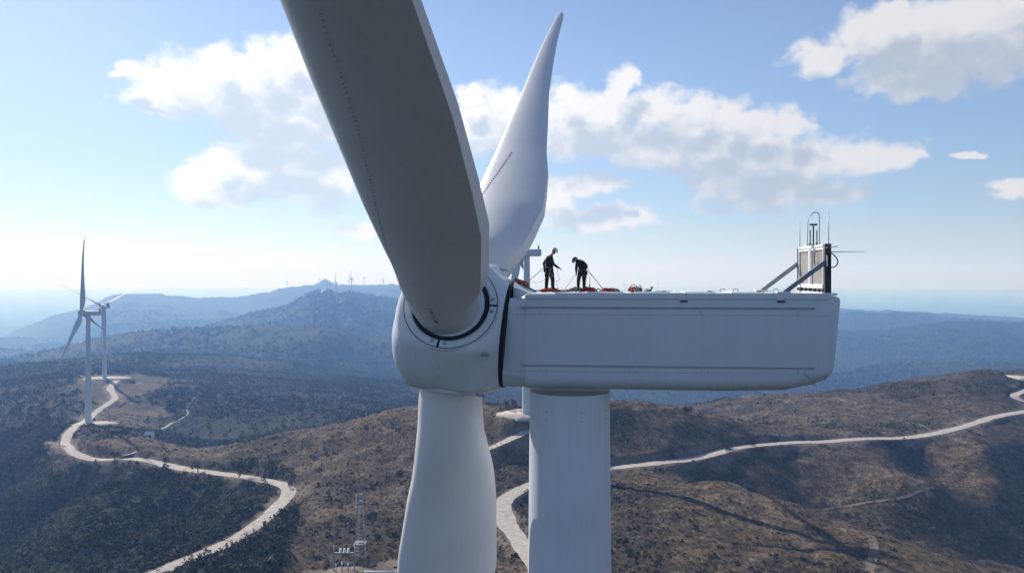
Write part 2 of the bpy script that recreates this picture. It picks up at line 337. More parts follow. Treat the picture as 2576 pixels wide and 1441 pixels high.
def height(x, y, detail=True):
    """height of the ground under the camera level"""
    x = np.asarray(x, float); y = np.asarray(y, float)
    sh_ = x.shape; x = x.ravel(); y = y.ravel()
    R = np.hypot(x, y)+1e-6; az = np.arctan2(x, y)
    a = np.tan(np.clip(az, -1.0, 1.0)); d = R*np.cos(np.clip(az, -1.0, 1.0))
    ky = np.log(np.maximum(d, 8))*.9
    z = np.empty(len(x))
    for i in range(0, len(x), 60000):
        s = slice(i, i+60000)
        z[s] = phi((a[s, None]-KX)**2+(ky[s, None]-KY)**2) @ WT[:n_]+WT[n_]
    z = np.maximum(z, -690)
    if detail:
        amp = np.clip((d-140)/2500, 0, 1)
        z = z+fbm(x, y, 420, 5, 3, .5)*70*amp*np.clip((d-700)/700, 0, 1)+fbm(x, y, 90, 4, 11, .5)*3.0*np.clip((d-150)/150, 0, 1)
    far = d > 1100
    if far.any():
        xf, yf, af, df = x[far], y[far], a[far], d[far]; zf = z[far]
        px = af*F+CXP
        for k, (cr, D0, sf, sb, rg) in enumerate(RIDGES):
            cy = np.interp(px, [c[0] for c in cr], [c[1] for c in cr])
            wob = fbm(px, px*0, 420, 2, 40+k)*.05
            D1 = D0*(1+wob)
            zc = -(cy-E)/F*D1
            dd = df-D1
            away = np.clip(np.abs(dd)/(.12*D0), 0, 1)
            zz = zc-np.where(dd < 0, -dd*sf, dd*sb)
            if detail:
                zz = zz+fbm(xf, yf, D0*.09, 6, 60+k, .5, True)*rg*(.06+away)-rg*.2*away+fbm(xf, yf, D0*.012, 3, 80+k)*D0*.0022
            zf = np.maximum(zf, zz)
        z[far] = zf
    return z.reshape(sh_)+CZ
def hit(px, py, d0=60, d1=9000, detail=False):
    """ground point seen in direction (px, py)"""
    ds = np.exp(np.linspace(math.log(d0), math.log(d1), 900)); X = (px-CXP)/F*ds
    g = height(X, ds, detail); ray = CZ-(py-E)/F*ds
    i = np.argmax(ray < g)
    if not (ray < g).any(): i = 899
    lo, hi = ds[max(i-1, 0)], ds[i]
    dd = np.linspace(lo, hi, 24); g = height((px-CXP)/F*dd, dd, detail); ray = CZ-(py-E)/F*dd
    j = np.argmax(ray < g) if (ray < g).any() else 23
    return (px-CXP)/F*dd[j], dd[j], g[j]

# ---------------------------------------------------------------- roads, tracks and pads (lines on the ground)
def smooth_line(P, step=3.0):
    P = np.array(P, float)
    for _ in range(3):
        Q = [P[0]]
        for i in range(len(P)-1): Q += [P[i]*.75+P[i+1]*.25, P[i]*.25+P[i+1]*.75]
        Q.append(P[-1]); P = np.array(Q)
    s = np.r_[0, np.cumsum(np.hypot(*np.diff(P, axis=0).T))]
    t = np.arange(0, s[-1], step)
    return np.c_[np.interp(t, s, P[:, 0]), np.interp(t, s, P[:, 1])]
ROADS = [ # name, label, width, material, pixels
 ('road', 'pale winding gravel road from the near hairpin bend up to the left turbines', 6.4, 'road',
  [(330,1470),(400,1437),(450,1418),(520,1390),(600,1350),(660,1310),(700,1272),(722,1250),(730,1232),(712,1218),(680,1211),(640,1203),(560,1191),(480,1182),(420,1170),(370,1158),(310,1153),(260,1156),(210,1152),(172,1136),(160,1110),(180,1082),(215,1058),(240,1036),(270,1016),(292,1002),(284,988),(274,976),(284,966),(297,954)]),
 ('road', 'pale gravel road running across the saddle right of the tower', 6.6, 'road',
  [(1420,1192),(1480,1181),(1540,1172),(1640,1167),(1700,1162),(1800,1140),(1900,1118),(2000,1110),(2100,1109),(2200,1104),(2300,1098),(2400,1082),(2450,1065),(2500,1047),(2576,1035),(2700,1020)]),
 ('road', 'piece of pale road climbing below the round pad behind the nacelle tower', 6.0, 'road', [(1215,1132),(1240,1124),(1290,1104),(1335,1082),(1350,1074)]),
 ('road', 'broad bend of gravel road between the lower blade and the tower', 7.5, 'road',
  [(1420,1196),(1370,1208),(1330,1222),(1285,1242),(1262,1272),(1272,1310),(1300,1350),(1330,1395),(1370,1450),(1400,1500)]),
 ('road', 'short zigzag of pale road at the right edge of the picture', 6.0, 'road', [(2610,972),(2576,984),(2548,994),(2560,1004),(2600,1018)]),
 ('road', 'side track of gravel leaving the road bend above the crest', 4.5, 'road', [(290,1153),(330,1142),(350,1134)]),
 ('path', 'faint earth track crossing the dark gully', 1.6, 'track', [(2070,1285),(2110,1277),(2180,1272),(2250,1262),(2300,1246),(2350,1230)]),
 ('path', 'dirt path dropping down the near slope at the lower right', 2.8, 'track', [(2190,1350),(2200,1375),(2195,1400),(2185,1450)]),
 ('path', 'sandy track looping beside the road below the left turbine', 2.6, 'track', [(165,1130),(140,1122),(150,1100),(175,1070),(205,1045),(215,1020)]),
 ('path', 'sandy spur track ending left of the road bend', 3.5, 'track', [(163,1126),(140,1116),(118,1112)]),
 ('path', 'white forest track winding beyond the left turbines', 2.3, 'road', [(410,967),(450,972),(490,979),(508,986),(495,996),(480,1012),(468,1024),(474,1036),(465,1046),(425,1066),(395,1078)]),
 ('path', 'switchback track on the green hill under the far turbines', 6, 'road', [(805,752),(830,745),(800,742),(815,733),(828,728)]),
 ('path', 'pale clearing track beside the far turbine on the green hill', 9, 'road', [(835,760),(858,757),(878,749)]),
 ('path', 'light footpath over the brown hill at the right', 1.8, 'track', [(2240,1050),(2290,1062),(2340,1078),(2385,1090)]),
 ('path', 'earth shelf in front of the substation', 5, 'track', [(985,1441),(960,1425),(1010,1416),(1060,1414)]),
]
PADS = [('pad', 'pale gravel pad at the foot of the left turbine', (238,1066), 17, 10), ('pad', 'gravel pad at the foot of the farther left turbine', (272,951), 26, 13),
        ('pad', 'round pale pad at the foot of the turbine behind the nacelle', (1318,1041), 13, 13), ('pad', 'bare light patch at the right edge of the picture', (2570,950), 10, 15),
        ('pad', 'concrete yard of the substation', (872,1443), 8.5, 5)]
lines = []
for (nm, lb, w, mt, pix) in ROADS:
    P = [hit(*p)[:2] for p in pix]
    # drop jumps over hidden ground
    lines.append((nm, lb, w, mt, smooth_line(P, 2.5 if P[0][1] < 900 else 12)))
allpts = []; allw = []
for l in lines:
    if l[0] == 'road' or l[2] > 3:
        allpts.append(l[4]); allw.append(np.full(len(l[4]), l[2]))
pads = []
for (nm, lb, (px, py), rx, ry) in PADS:
    x, y, z = hit(px, py); pads.append((nm, lb, x, y, float(height([x], [y], False)[0]), rx, ry))
RP = np.concatenate(allpts); RW = np.concatenate(allw); RZ = height(RP[:, 0], RP[:, 1], False)
cell = 40.0; buck = {}
for i, p in enumerate(RP): buck.setdefault((int(p[0]//cell), int(p[1]//cell)), []).append(i)
def near_road(x, y):
    """distance to the nearest road edge and the level there"""
    dist = np.full(len(x), 99.0); lev = np.zeros(len(x))
    cx = np.floor(x/cell).astype(int); cy = np.floor(y/cell).astype(int)
    key = (cx+100000)*1000000+(cy+100000)
    order = np.argsort(key, kind='stable'); ks = key[order]
    st = np.r_[0, np.nonzero(np.diff(ks))[0]+1, len(ks)]
    for a, b in zip(st[:-1], st[1:]):
        idx = order[a:b]; c = (cx[idx[0]], cy[idx[0]])
        cand = [k for u in (-1, 0, 1) for v in (-1, 0, 1) for k in buck.get((c[0]+u, c[1]+v), ())]
        if not cand: continue
        cand = np.array(cand)
        for j in range(0, len(idx), 4000):
            q = idx[j:j+4000]
            dd = np.hypot(x[q, None]-RP[cand, 0], y[q, None]-RP[cand, 1])-RW[cand]/2
            m = np.argmin(dd, axis=1); r = np.arange(len(q))
            dist[q] = dd[r, m]; lev[q] = RZ[cand][m]
    for (nm, lb, px, py, pz, rx, ry) in pads:
        dd = (np.hypot((x-px)/rx, (y-py)/ry)-1)*min(rx, ry)
        m = dd < dist; dist[m] = dd[m]; lev[m] = pz
    return dist, lev
def ground(x, y):
    x = np.asarray(x, float); y = np.asarray(y, float)
    z = height(x, y); d, lev = near_road(x, y)
    t = np.clip((d-.8)/3.6, 0, 1); t = t*t*(3-2*t)
    z = z*t+(lev-.12)*(1-t)
    rr = np.hypot(x, y)
    fine = (fbm(x, y, 9, 3, 21)*.9+fbm(x, y, 26, 3, 27)*1.6)*np.clip((rr-120)/120, 0, 1)*t*np.clip((2500-rr)/1500, .2, 1)
    return z+fine, d

# the ground as one sheet, fine where the photo looks
azf = np.radians(np.linspace(-37.5, 37.5, 1250)); azc = np.radians(np.linspace(40, 320, 71))
azs = np.r_[azf, azc]
rr = np.r_[3, 20, 45, 80, 120, np.exp(np.linspace(math.log(150), math.log(700), 330)), np.exp(np.linspace(math.log(705), math.log(2600), 250))[1:], np.exp(np.linspace(math.log(2600), math.log(10500), 200))[1:], 12000, 15000, 20000, 28000, 38000]
AZ, RR = np.meshgrid(azs, rr); X = RR*np.sin(AZ); Y = RR*np.cos(AZ)
Z, RD = ground(X.ravel(), Y.ravel())
nr, na = AZ.shape
V = np.c_[X.ravel(), Y.ravel(), Z]
V = np.vstack([V, [0, 0, V[:na, 2].mean()]])
i = np.arange(nr-1)[:, None]*na; j = np.arange(na)[None]; j2 = (j+1) % na
quads = np.stack([i+j, i+na+j, i+na+j2, i+j2], -1).reshape(-1, 4)
tris = np.stack([np.full(na, nr*na), np.arange(na), (np.arange(na)+1) % na], -1)
def fast_mesh(name, V, quads=None, tris=None):
    me = bpy.data.meshes.new(name); me.vertices.add(len(V)); me.vertices.foreach_set('co', np.asarray(V, np.float32).ravel())
    fl = []; ls = []; n = 0
    if quads is not None and len(quads): fl.append(quads.ravel()); ls.append(np.arange(len(quads))*4); n = len(quads)*4
    if tris is not None and len(tris): fl.append(tris.ravel()); ls.append(n+np.arange(len(tris))*3)
    fl = np.concatenate(fl); ls = np.concatenate(ls)
    me.loops.add(len(fl)); me.loops.foreach_set('vertex_index', fl.astype(np.int32))
    me.polygons.add(len(ls)); me.polygons.foreach_set('loop_start', ls.astype(np.int32)); me.update(calc_edges=True); me.validate()
    return me
gme = fast_mesh('ground', V, quads, tris)
# land cover: bare soil beside roads, woodland, heath
pxv = np.where(V[:, 1] > 1, V[:, 0]/np.maximum(V[:, 1], 1)*F+CXP, 0); dv = V[:, 1]
def ss(a, b, x): t = np.clip((x-a)/(b-a), 0, 1); return t*t*(3-2*t)
def forest_of(x, y, z):
    px = np.where(y > 1, x/np.maximum(y, 1)*F+CXP, 0); py = E-(z-CZ)/np.maximum(y, 1)*F
    wob = fbm(x, y, 60, 4, 91)*70
    lowleft = ss(20, -20, (px-690)+(py-1180)*-.35+wob*1.3)*ss(1150, 1185, py+wob*.25)*ss(620, 560, y)          # shaded slope under the hairpin
    mid = ss(430, 470, y)*ss(1020, 1060, py-0*wob)*0
    beyond = np.where(px < 1300, ss(560, 640, y+wob)*ss(380, 460, px+wob*2), 0)
    beyond = np.maximum(beyond, ss(950, 1080, y+wob*2))
    beyond = np.maximum(beyond, ss(250, 150, px+wob)*ss(400, 430, y)*.8)
    return np.clip(np.maximum(lowleft, beyond), 0, 1)
FO = forest_of(V[:, 0], V[:, 1], V[:, 2])
patch = ss(-.05, .25, fbm(V[:, 0], V[:, 1], 46, 4, 133))
BA = ss(6, .3, np.r_[RD, 99]+fbm(V[:, 0], V[:, 1], 14, 3, 55)*9)
for nme, arr in (('woodland', FO), ('bare', BA), ('brush', patch)):
    at_ = gme.attributes.new(nme, 'FLOAT', 'POINT'); at_.data.foreach_set('value', arr.astype(np.float32))

def ground_mat():
    m = bpy.data.materials.new('heath_ground'); m.use_nodes = True; nt = m.node_tree; L = nt.links; b = nt.nodes['Principled BSDF']
    b.inputs['Roughness'].default_value = .95; b.inputs['Specular IOR Level'].default_value = .1
    tc = nd(nt, 'ShaderNodeTexCoord')
    def noise(s, d=6, r=.6, sc=None):
        n = nd(nt, 'ShaderNodeTexNoise', Scale=s, Detail=d, Roughness=r)
        if sc:
            mp = nd(nt, 'ShaderNodeMapping'); mp.inputs['Scale'].default_value = sc; L.new(tc.outputs['Object'], mp.inputs['Vector']); L.new(mp.outputs[0], n.inputs['Vector'])
        else: L.new(tc.outputs['Object'], n.inputs['Vector'])
        return n.outputs['Fac']
    def ramp(fac, stops):
        r = nd(nt, 'ShaderNodeValToRGB'); e = r.color_ramp.elements
        while len(e) < len(stops): e.new(.5)
        for k, (p, c) in enumerate(stops): e[k].position = p; e[k].color = tuple(c)+(1,)
        L.new(fac, r.inputs['Fac']); return r.outputs['Color']
    def mixc(f, a, c):
        x = nd(nt, 'ShaderNodeMix', data_type='RGBA'); L.new(f, x.inputs['Factor'])
        for s, v in (('A', a), ('B', c)):
            if isinstance(v, tuple): x.inputs[s].default_value = v
            else: L.new(v, x.inputs[s])
        return x.outputs['Result']
    def mth(op, a, c):
        x = nd(nt, 'ShaderNodeMath', operation=op)
        for k, v in enumerate((a, c)):
            if isinstance(v, (int, float)): x.inputs[k].default_value = v
            else: L.new(v, x.inputs[k])
        return x.outputs[0]
    grass = ramp(noise(.12, 9, .72), [(.34, (.040, .030, .018)), (.46, (.088, .064, .040)), (.56, (.145, .106, .069)), (.68, (.22, .165, .115))])
    fine = ramp(noise(.7, 7, .75, (1, .45, 1)), [(.38, (.25, .25, .25)), (.5, (.8, .8, .8)), (.64, (1.7, 1.65, 1.6))])
    g = nd(nt, 'ShaderNodeMix', data_type='RGBA', blend_type='MULTIPLY'); g.inputs['Factor'].default_value = .85; L.new(grass, g.inputs['A']); L.new(fine, g.inputs['B'])
    brush = ramp(noise(.35, 8, .7), [(.4, (.010, .011, .008)), (.55, (.030, .026, .018)), (.7, (.06, .045, .03))])
    def attr(n): a = nd(nt, 'ShaderNodeAttribute', attribute_name=n); return a.outputs['Fac']
    c1 = mixc(mth('MULTIPLY', attr('brush'), .5), g.outputs['Result'], brush)
    wood = ramp(noise(.06, 9, .7), [(.36, (.007, .010, .006)), (.52, (.015, .019, .011)), (.66, (.025, .027, .015)), (.8, (.05, .047, .03))])
    c2 = mixc(mth('MULTIPLY', attr('woodland'), .97), c1, wood)
    soil = ramp(noise(.5, 7, .7), [(.35, (.13, .095, .07)), (.6, (.27, .21, .165))])
    c3 = mixc(mth('MULTIPLY', attr('bare'), .8), c2, soil)
    L.new(c3, b.inputs['Base Color'])
    bp = nd(nt, 'ShaderNodeBump', Strength=.9, Distance=1.2); L.new(noise(.55, 8, .75), bp.inputs['Height']); L.new(bp.outputs['Normal'], b.inputs['Normal'])
    return m
tag(link('ground', gme, ground_mat()), 'brown heath hills and wooded ridges falling away to far blue mountains', 'ground', kind='structure')
# a sea-grey plain beyond the last range
def road_mat(name, c0, c1):
    m = mat(name, c0, .95, noise=.0); nt = m.node_tree; b = nt.nodes['Principled BSDF']; b.inputs['Specular IOR Level'].default_value = .1
    tc = nd(nt, 'ShaderNodeTexCoord'); n = nd(nt, 'ShaderNodeTexNoise', Scale=.35, Detail=9, Roughness=.72); nt.links.new(tc.outputs['Object'], n.inputs['Vector'])
    r = nd(nt, 'ShaderNodeValToRGB'); r.color_ramp.elements[0].position = .35; r.color_ramp.elements[1].position = .62
    r.color_ramp.elements[0].color = tuple(c1)+(1,); r.color_ramp.elements[1].color = tuple(c0)+(1,)
    nt.links.new(n.outputs['Fac'], r.inputs['Fac']); nt.links.new(r.outputs['Color'], b.inputs['Base Color']); return m
M['road'] = road_mat('gravel_road', (.50, .45, .40), (.34, .30, .26)); M['track'] = road_mat('sandy_track', (.22, .175, .135), (.10, .08, .06))
for k_, (nm, lb, w, mt, P) in enumerate(lines):
    if len(P) < 3: continue
    T = np.gradient(P, axis=0); T /= np.hypot(T[:, 0], T[:, 1])[:, None]+1e-9; Nn = np.c_[-T[:, 1], T[:, 0]]
    lv = height(P[:, 0], P[:, 1], False) if (nm == 'road' or w > 3) else None
    rows = []
    for u in (-.5, -.25, 0, .25, .5):
        ed = (fbm(P[:, 0], P[:, 1], 8, 3, 5+int(u*4))*.16 if abs(u) == .5 else 0)
        Q = P+Nn*((u+np.sign(u)*ed)*w)[:, None] if abs(u) == .5 else P+Nn*(u*w)
        if lv is None: zq = ground(Q[:, 0], Q[:, 1])[0]+.12
        else: zq = lv+(.03+k_*.02+(.05 if abs(u) < .4 else 0))
        rows.append(np.c_[Q, zq])
    Vr = np.concatenate(rows); n = len(P)
    qs = np.array([[a*n+i, a*n+i+1, (a+1)*n+i+1, (a+1)*n+i] for a in range(4) for i in range(n-1)])
    tag(link(nm, fast_mesh(nm, Vr, qs), M[mt]), lb, nm, kind='structure')
for k_, (nm, lb, x, y, z, rx, ry) in enumerate(pads):
    t = np.linspace(0, 2*math.pi, 49)[:-1]; wob = 1+fbm(np.cos(t)*3+x, np.sin(t)*3+y, 2, 2, 9)*.25
    rim = np.c_[x+np.cos(t)*rx*wob, y+np.sin(t)*ry*wob, np.full(48, z+.19+.02*k_)]
    low = rim.copy(); low[:, 2] -= 1.2; low[:, :2] += (low[:, :2]-[x, y])*.06
    Vr = np.vstack([rim, low, [[x, y, z+.22+.02*k_]]])
    tr = np.array([[i, (i+1) % 48, 96] for i in range(48)]); qs = np.array([[i, 48+i, 48+(i+1) % 48, (i+1) % 48] for i in range(48)])
    tag(link(nm, fast_mesh(nm, Vr, qs, tr), M['track' if 'yard' in lb else 'road']), lb, 'pad', kind='structure')
def gz(x, y): return float(ground(np.array([x]), np.array([y]))[0][0])
# ---------------------------------------------------------------- turbine builders
def rotor_frame(yaw, tilt):
    """nacelle axis to the rear, the two axes of the rotor plane (up, towards the photographer)"""
    n = Vector((math.cos(yaw)*math.cos(tilt), -math.sin(yaw)*math.cos(tilt), -math.sin(tilt)))
    v = Vector((-math.sin(yaw), -math.cos(yaw), 0)).normalized()
    u = n.cross(v); u = -u if u.z < 0 else u
    return n, u.normalized(), v
BL_R = [0, 1.8, 3.0, 4.5, 6.0, 8.0, 10.5, 13, 16, 20, 25, 32, 40, 48, 54, 57, 59, 59.8, 60]
BL_C = [2.56, 2.56, 2.66, 2.82, 3.32, 3.80, 4.20, 4.10, 3.88, 3.25, 2.80, 2.10, 1.68, 1.23, .95, .80, .55, .28, .04]
BL_T = [1.0, 1.0, .97, .82, .66, .50, .40, .35, .31, .28, .25, .22, .20, .18, .17, .17, .17, .2, .3]
BL_W = [14, 14, 14, 13.5, 13, 12, 10.5, 9, 7.5, 6, 4.5, 3, 1.5, .5, 0, 0, 0, 0, 0]
BL_TE = [.5, .42, .30, .20, .17, .15, .125, .105, .09, .08, .07, .06, .05, .04, .03, .03, .03, .02, .01]   # trailing edge thickness / chord, the blunt tail
def blade_section(r, n=22):
    """closed outline (chord, thickness) at radius r, pitch axis at 0; leading edge on the negative side"""
    c = np.interp(r, BL_R, BL_C); t = np.interp(r, BL_R, BL_T); te = min(np.interp(r, BL_R, BL_TE), t*.8)
    k = float(np.clip((r-2.2)/5.0, 0, 1)); k = k*k*(3-2*k)
    ax = .5-.19*k
    up = []; lo = []
    for i in range(n+1):
        q = i/n; x = .5*(1-math.cos(math.pi*q))
        circ = math.sqrt(max(.25-(x-.5)**2, 0))
        f = 5*(.2969*math.sqrt(x)-.1260*x-.3516*x*x+.2843*x**3-.1015*x**4)*t
        foil = f*(1 if x < .3 else 1)+te*.5*max(0, (x-.25)/.75)**1.1
        camb = .025*k*math.sin(math.pi*x)
        h = circ*(1-k)+foil*k
        up.append(((x-ax)*c, (h+camb)*c)); lo.append(((x-ax)*c, (-h*(.92 if k else 1)+camb)*c))
    return up+lo[::-1][:-1]
def blade_rings(Hc, dirv, axis, side, r0=1.2, L=60.0, pitch=0.0, off=(0, 0), n=22, step=1.0, sweep=1.0, rmax=None):
    """rings of points; dirv span, axis = chord direction towards the rear, side = thickness direction"""
    rings = []; rs = sorted(set([r for r in BL_R if r >= r0]+list(np.arange(r0, 22, step))+list(np.arange(22, 59, 3))+[59.5]))
    N_ = None
    for r in rs:
        sec = blade_section(r, n)
        if N_ is None: N_ = len(sec)
        sec = sec[:2*n+1]
        while len(sec) < 2*n+1: sec.append(sec[-1])
        tw = math.radians(np.interp(r, BL_R, BL_W))+pitch
        ca, sa = math.cos(tw), math.sin(tw)
        sw = sweep*1.25*max(0, (r-34)/26)**2.2
        ring = []
        for (x, y) in sec:
            X_ = x*ca-y*sa; Y_ = x*sa+y*ca
            ring.append(Hc+dirv*(r*L/60)+axis*(X_+sw+off[0]*min(r/8, 1)**1)+side*(Y_+off[1]))
        rings.append(ring)
    return rings
def add_vortex(parent, Hc, dirv, axis, side, r0, r1, xc, sgn, step=.42, size=.16, pitch=0, off0=0):
    """row of small fins standing on the blade skin"""
    mb = MB(); r = r0; i = 0
    while r < r1:
        c = np.interp(r, BL_R, BL_C); t = np.interp(r, BL_R, BL_T)
        tw = math.radians(np.interp(r, BL_R, BL_W))+pitch
        sec = blade_section(r, 22)
        x0 = (xc(r))*c
        half = sec[:23] if sgn > 0 else sec[23:]
        half = sorted(half); y0 = float(np.interp(x0, [h[0] for h in half], [h[1] for h in half]))
        X_ = x0*math.cos(tw)-y0*math.sin(tw); Y_ = x0*math.sin(tw)+y0*math.cos(tw)
        p = Hc+dirv*r*56/60+axis*(X_+off0*min(r/8, 1))+side*Y_
        up = (side*sgn)
        d = (axis+dirv*(.35 if i % 2 else -.35)).normalized()
        mb.bar(p-d*size*.5+up*.015, p+d*size*.5+up*.03, .02, .035, up)
        r += step; i += 1
    mb.build('vortex_generators', M['groove'] if r0 < 10 else M['grey'], parent, smooth=False)

# ---------------------------------------------------------------- the big turbine
HUB = W(1155, 826, 31.0); NO = W(1130, 814, 31.0)
YAW = math.radians(5.2)
NA, NU, NV = rotor_frame(.1147, .0961)
TH = [math.radians(62.46), math.radians(-57.54), math.radians(182.46)]
BD = [(NU*math.cos(t)+NV*math.sin(t)-NA*.022).normalized() for t in TH]
BDV = [(NU*-math.sin(t)+NV*math.cos(t)).normalized() for t in TH]      # thickness direction, in the rotor plane
TX = 2.39; TY = 30.5
tz = gz(TX, TY)
main = empty('wind_turbine', (TX, TY, tz), 'huge grey-white wind turbine filling the middle of the picture, two workers on its roof', 'wind turbine', 'wind turbines')
# tower
mb = MB(); NT = 72; zt = HUB.z-2.52
rings = []
for z in [tz-1]+list(np.linspace(tz, zt, 30)):
    k = (zt-z)/(zt-tz); rad = 1.65+.78*k
    rings.append([Vector((TX+rad*math.cos(2*math.pi*i/NT), TY+rad*math.sin(2*math.pi*i/NT), z)) for i in range(NT)])
mb.loft(rings); tower = mb.build('tower', M['tower'], main)
for z in (zt-13.5, zt-40):
    mb = MB()
    rad = 1.65+.78*(zt-z)/(zt-tz)+.012
    mb.loft([[Vector((TX+rad*math.cos(2*math.pi*i/NT), TY+rad*math.sin(2*math.pi*i/NT), z+dz)) for i in range(NT)] for dz in (0, .05)], cap=False)
    mb.build('weld_seam', M['hatchline'], tower)
mb = MB()
for zz in (.66, .98):
    for an in (-160, -128, -77, -33):
        a = math.radians(an); rad = 1.65+.78*zz/(zt-tz)
        mb = MB(); mb.ball((TX+rad*math.cos(a), TY+rad*math.sin(a), zt-zz), .022, 8, 5); mb.build('tower_plug', M['letters'], tower)
# door at the foot
mb = MB(); mb.box((TX-2.42, TY, tz+1.9), (.12, .9, 2.1)); mb.build('door', M['grey'], main)

# nacelle body, local frame: a to the rear, s away from the photographer, z up
AX = Vector((math.cos(YAW), -math.sin(YAW), 0)); SX = Vector((math.sin(YAW), math.cos(YAW), 0)); ZX = Vector((0, 0, 1))
def Nl(a, s, z): return NO+AX*a+SX*s+ZX*z
HW = 1.95; ZR = 1.30; ZB = -2.48        # half width, roof and belly levels relative to the hub axis
def nac_section(hw, zr, zb, rt, rb, n=7):
    """rounded box outline, (s, z), starting near side top going down"""
    P = []
    def arc(cx, cz, r, a0, a1, rz=None):
        rz = rz or r
        for i in range(n+1):
            a = math.radians(a0+(a1-a0)*i/n); P.append((cx+r*math.cos(a), cz+rz*math.sin(a)))
    arc(-hw+rt, zr-rt, rt, 90, 180)
    arc(-hw+rb[0], zb+rb[1], rb[0], 180, 270, rb[1])
    arc(hw-rb[0], zb+rb[1], rb[0], 270, 360, rb[1])
    arc(hw-rt, zr-rt, rt, 0, 90)
    return P
mb = MB(); rings = []
stations = [(3.32, .97, .975, .1), (3.36, .992, .995, .1), (3.5, 1, 1, .1), (5, 1, 1, .1), (8, 1, 1, .1), (11, 1, 1, .1), (13.6, 1, 1, .1), (14.65, .995, .995, .1), (15.10, .97, .975, .12), (15.30, .90, .93, .15), (15.35, .84, .88, .15)]
zm = (ZR+ZB)/2
for (a, kx, kz, rt) in stations:
    P = nac_section(HW, ZR, ZB, .07, (.85, .55))
    rake = 0
    ring = []
    for (s, z) in P:
        zz = zm+(z-zm)*kz
        lift = max(0, a-12.6)/2.5
        if z < -1.2: zz += lift**2*.42*min(1, (-1.2-z)/.6)
        ring.append(Nl(a-(.12*(ZR-z) if a > 13.5 else 0)*.55, s*kx, zz))
    rings.append(ring)
mb.loft(rings)
nac = mb.build('nacelle', M['nacelle'], main, sharp=30)
# front collar between round hub seam and box
mb = MB(); P = nac_section(HW*.98, ZR-.02, ZB+.05, .3, (.9, .6), 9); m_ = len(P)
rings = []
for q, a in ((0, 2.55), (.15, 2.75), (.45, 3.0), (.8, 3.25), (1, 3.35)):
    ring = []
    for i, (s, z) in enumerate(P):
        an = math.atan2(z+.25, s); rr_ = 2.25
        c = Vector((rr_*math.cos(an), rr_*math.sin(an)))
        # round end follows the tilted shaft
        p0 = HUB+NA*(a-.38)+SX*c.x+NU*c.y
        p1 = Nl(a, s, z)
        e = q**1.3
        ring.append(p0*(1-e)+p1*e)
    rings.append(ring)
mb.loft(rings); mb.build('front_collar', M['nacelle'], main)
# sloping cover from the top of the hub seam down to the roof
mb = MB(); R_a = []
for (a, hw, z) in ((2.82, 1.15, 1.80), (3.02, 1.3, 1.69), (3.3, 1.45, 1.51), (3.70, 1.55, 1.33)):
    ring = []
    for i in range(15):
        t = math.pi*i/14; ring.append(Nl(a, -math.cos(t)*hw, 1.30+(z-1.30)*(math.sin(t)**.45)))
    ring += [Nl(a, hw, 1.1), Nl(a, -hw, 1.1)]
    R_a.append(ring)
mb.loft(R_a); cover = mb.build('sloping_cover', M['nacelle'], nac)
mb = MB(); mb.tube([Nl(a, s, z+.02) for (a, s, z) in ((2.78, -.2, 1.83), (3.02, -.3, 1.71), (3.3, -.3, 1.53), (3.70, -.3, 1.35))], .03, 6); mb.build('rubber_edge', M['black'], nac)
# side joint strips (long grooves), fine lines and stiffener marks on both sides
for sgn in (-1, 1):
    f = MB()
    for z, h in ((.78, .075), (-1.48, .07)):
        g = MB(); g.box(Nl(8.75, sgn*(HW+.008), z), (11.15, .03, h), Matrix((AX, SX, ZX)).transposed()); g.build('joint_strip', M['groove'], nac, smooth=False)
    for z in (1.12, .52, -1.70):
        f.box(Nl(8.9, sgn*(HW+.004), z), (11.8, .018, .022 if z < 1 else .05), Matrix((AX, SX, ZX)).transposed())
    for a in (3.95, 7.4, 10.1, 13.7):
        f.box(Nl(a, sgn*(HW+.004), .60), (.03, .016, .16), Matrix((AX, SX, ZX)).transposed())
        f.box(Nl(a, sgn*(HW+.004), -1.62), (.03, .016, .16), Matrix((AX, SX, ZX)).transposed())
        f.box(Nl(a+.25, sgn*(HW+.004), -1.66), (.03, .016, .12), Matrix((AX, SX, ZX)).transposed())
    f.build('panel_lines', M['hatchline'], nac, smooth=False)
mb = MB(); mb.bar(Nl(13.95, -HW-.02, -1.72), Nl(14.35, -HW-.02, -1.98), .018, .018); mb.build('small_rod', M['grey'], nac)
mb = MB(); mb.tube([Nl(14.75, -HW+.10, z) for z in (-1.9, .9)], .018, 5); mb.build('rear_corner_seam', M['hatchline'], nac)

# roof: raised rim, deck panels, hatches
RM = Matrix((AX, SX, ZX)).transposed()
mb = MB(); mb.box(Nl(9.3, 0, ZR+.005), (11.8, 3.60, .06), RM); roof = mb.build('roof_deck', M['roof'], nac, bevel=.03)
for (a0, a1) in ((4.5, 9.46), (9.56, 13.08), (13.2, 15.15)):
    for sgn in (-1, 1):
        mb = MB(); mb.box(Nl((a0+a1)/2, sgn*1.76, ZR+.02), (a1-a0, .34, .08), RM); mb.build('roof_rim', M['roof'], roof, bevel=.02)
for a in (9.51, 13.14):
    mb = MB(); mb.box(Nl(a-.12, -HW+.05, ZR-.11), (.26, .16, .20), RM); mb.box(Nl(a-.16, -HW+.12, ZR+.03), (.5, .2, .06), RM); mb.build('rim_bracket', M['white'], roof, bevel=.02)
    mb = MB(); mb.box(Nl(a-.06, -HW-.005, ZR-.26), (.28, .06, .07), RM); mb.build('drain_slot', M['seam'], roof, smooth=False)
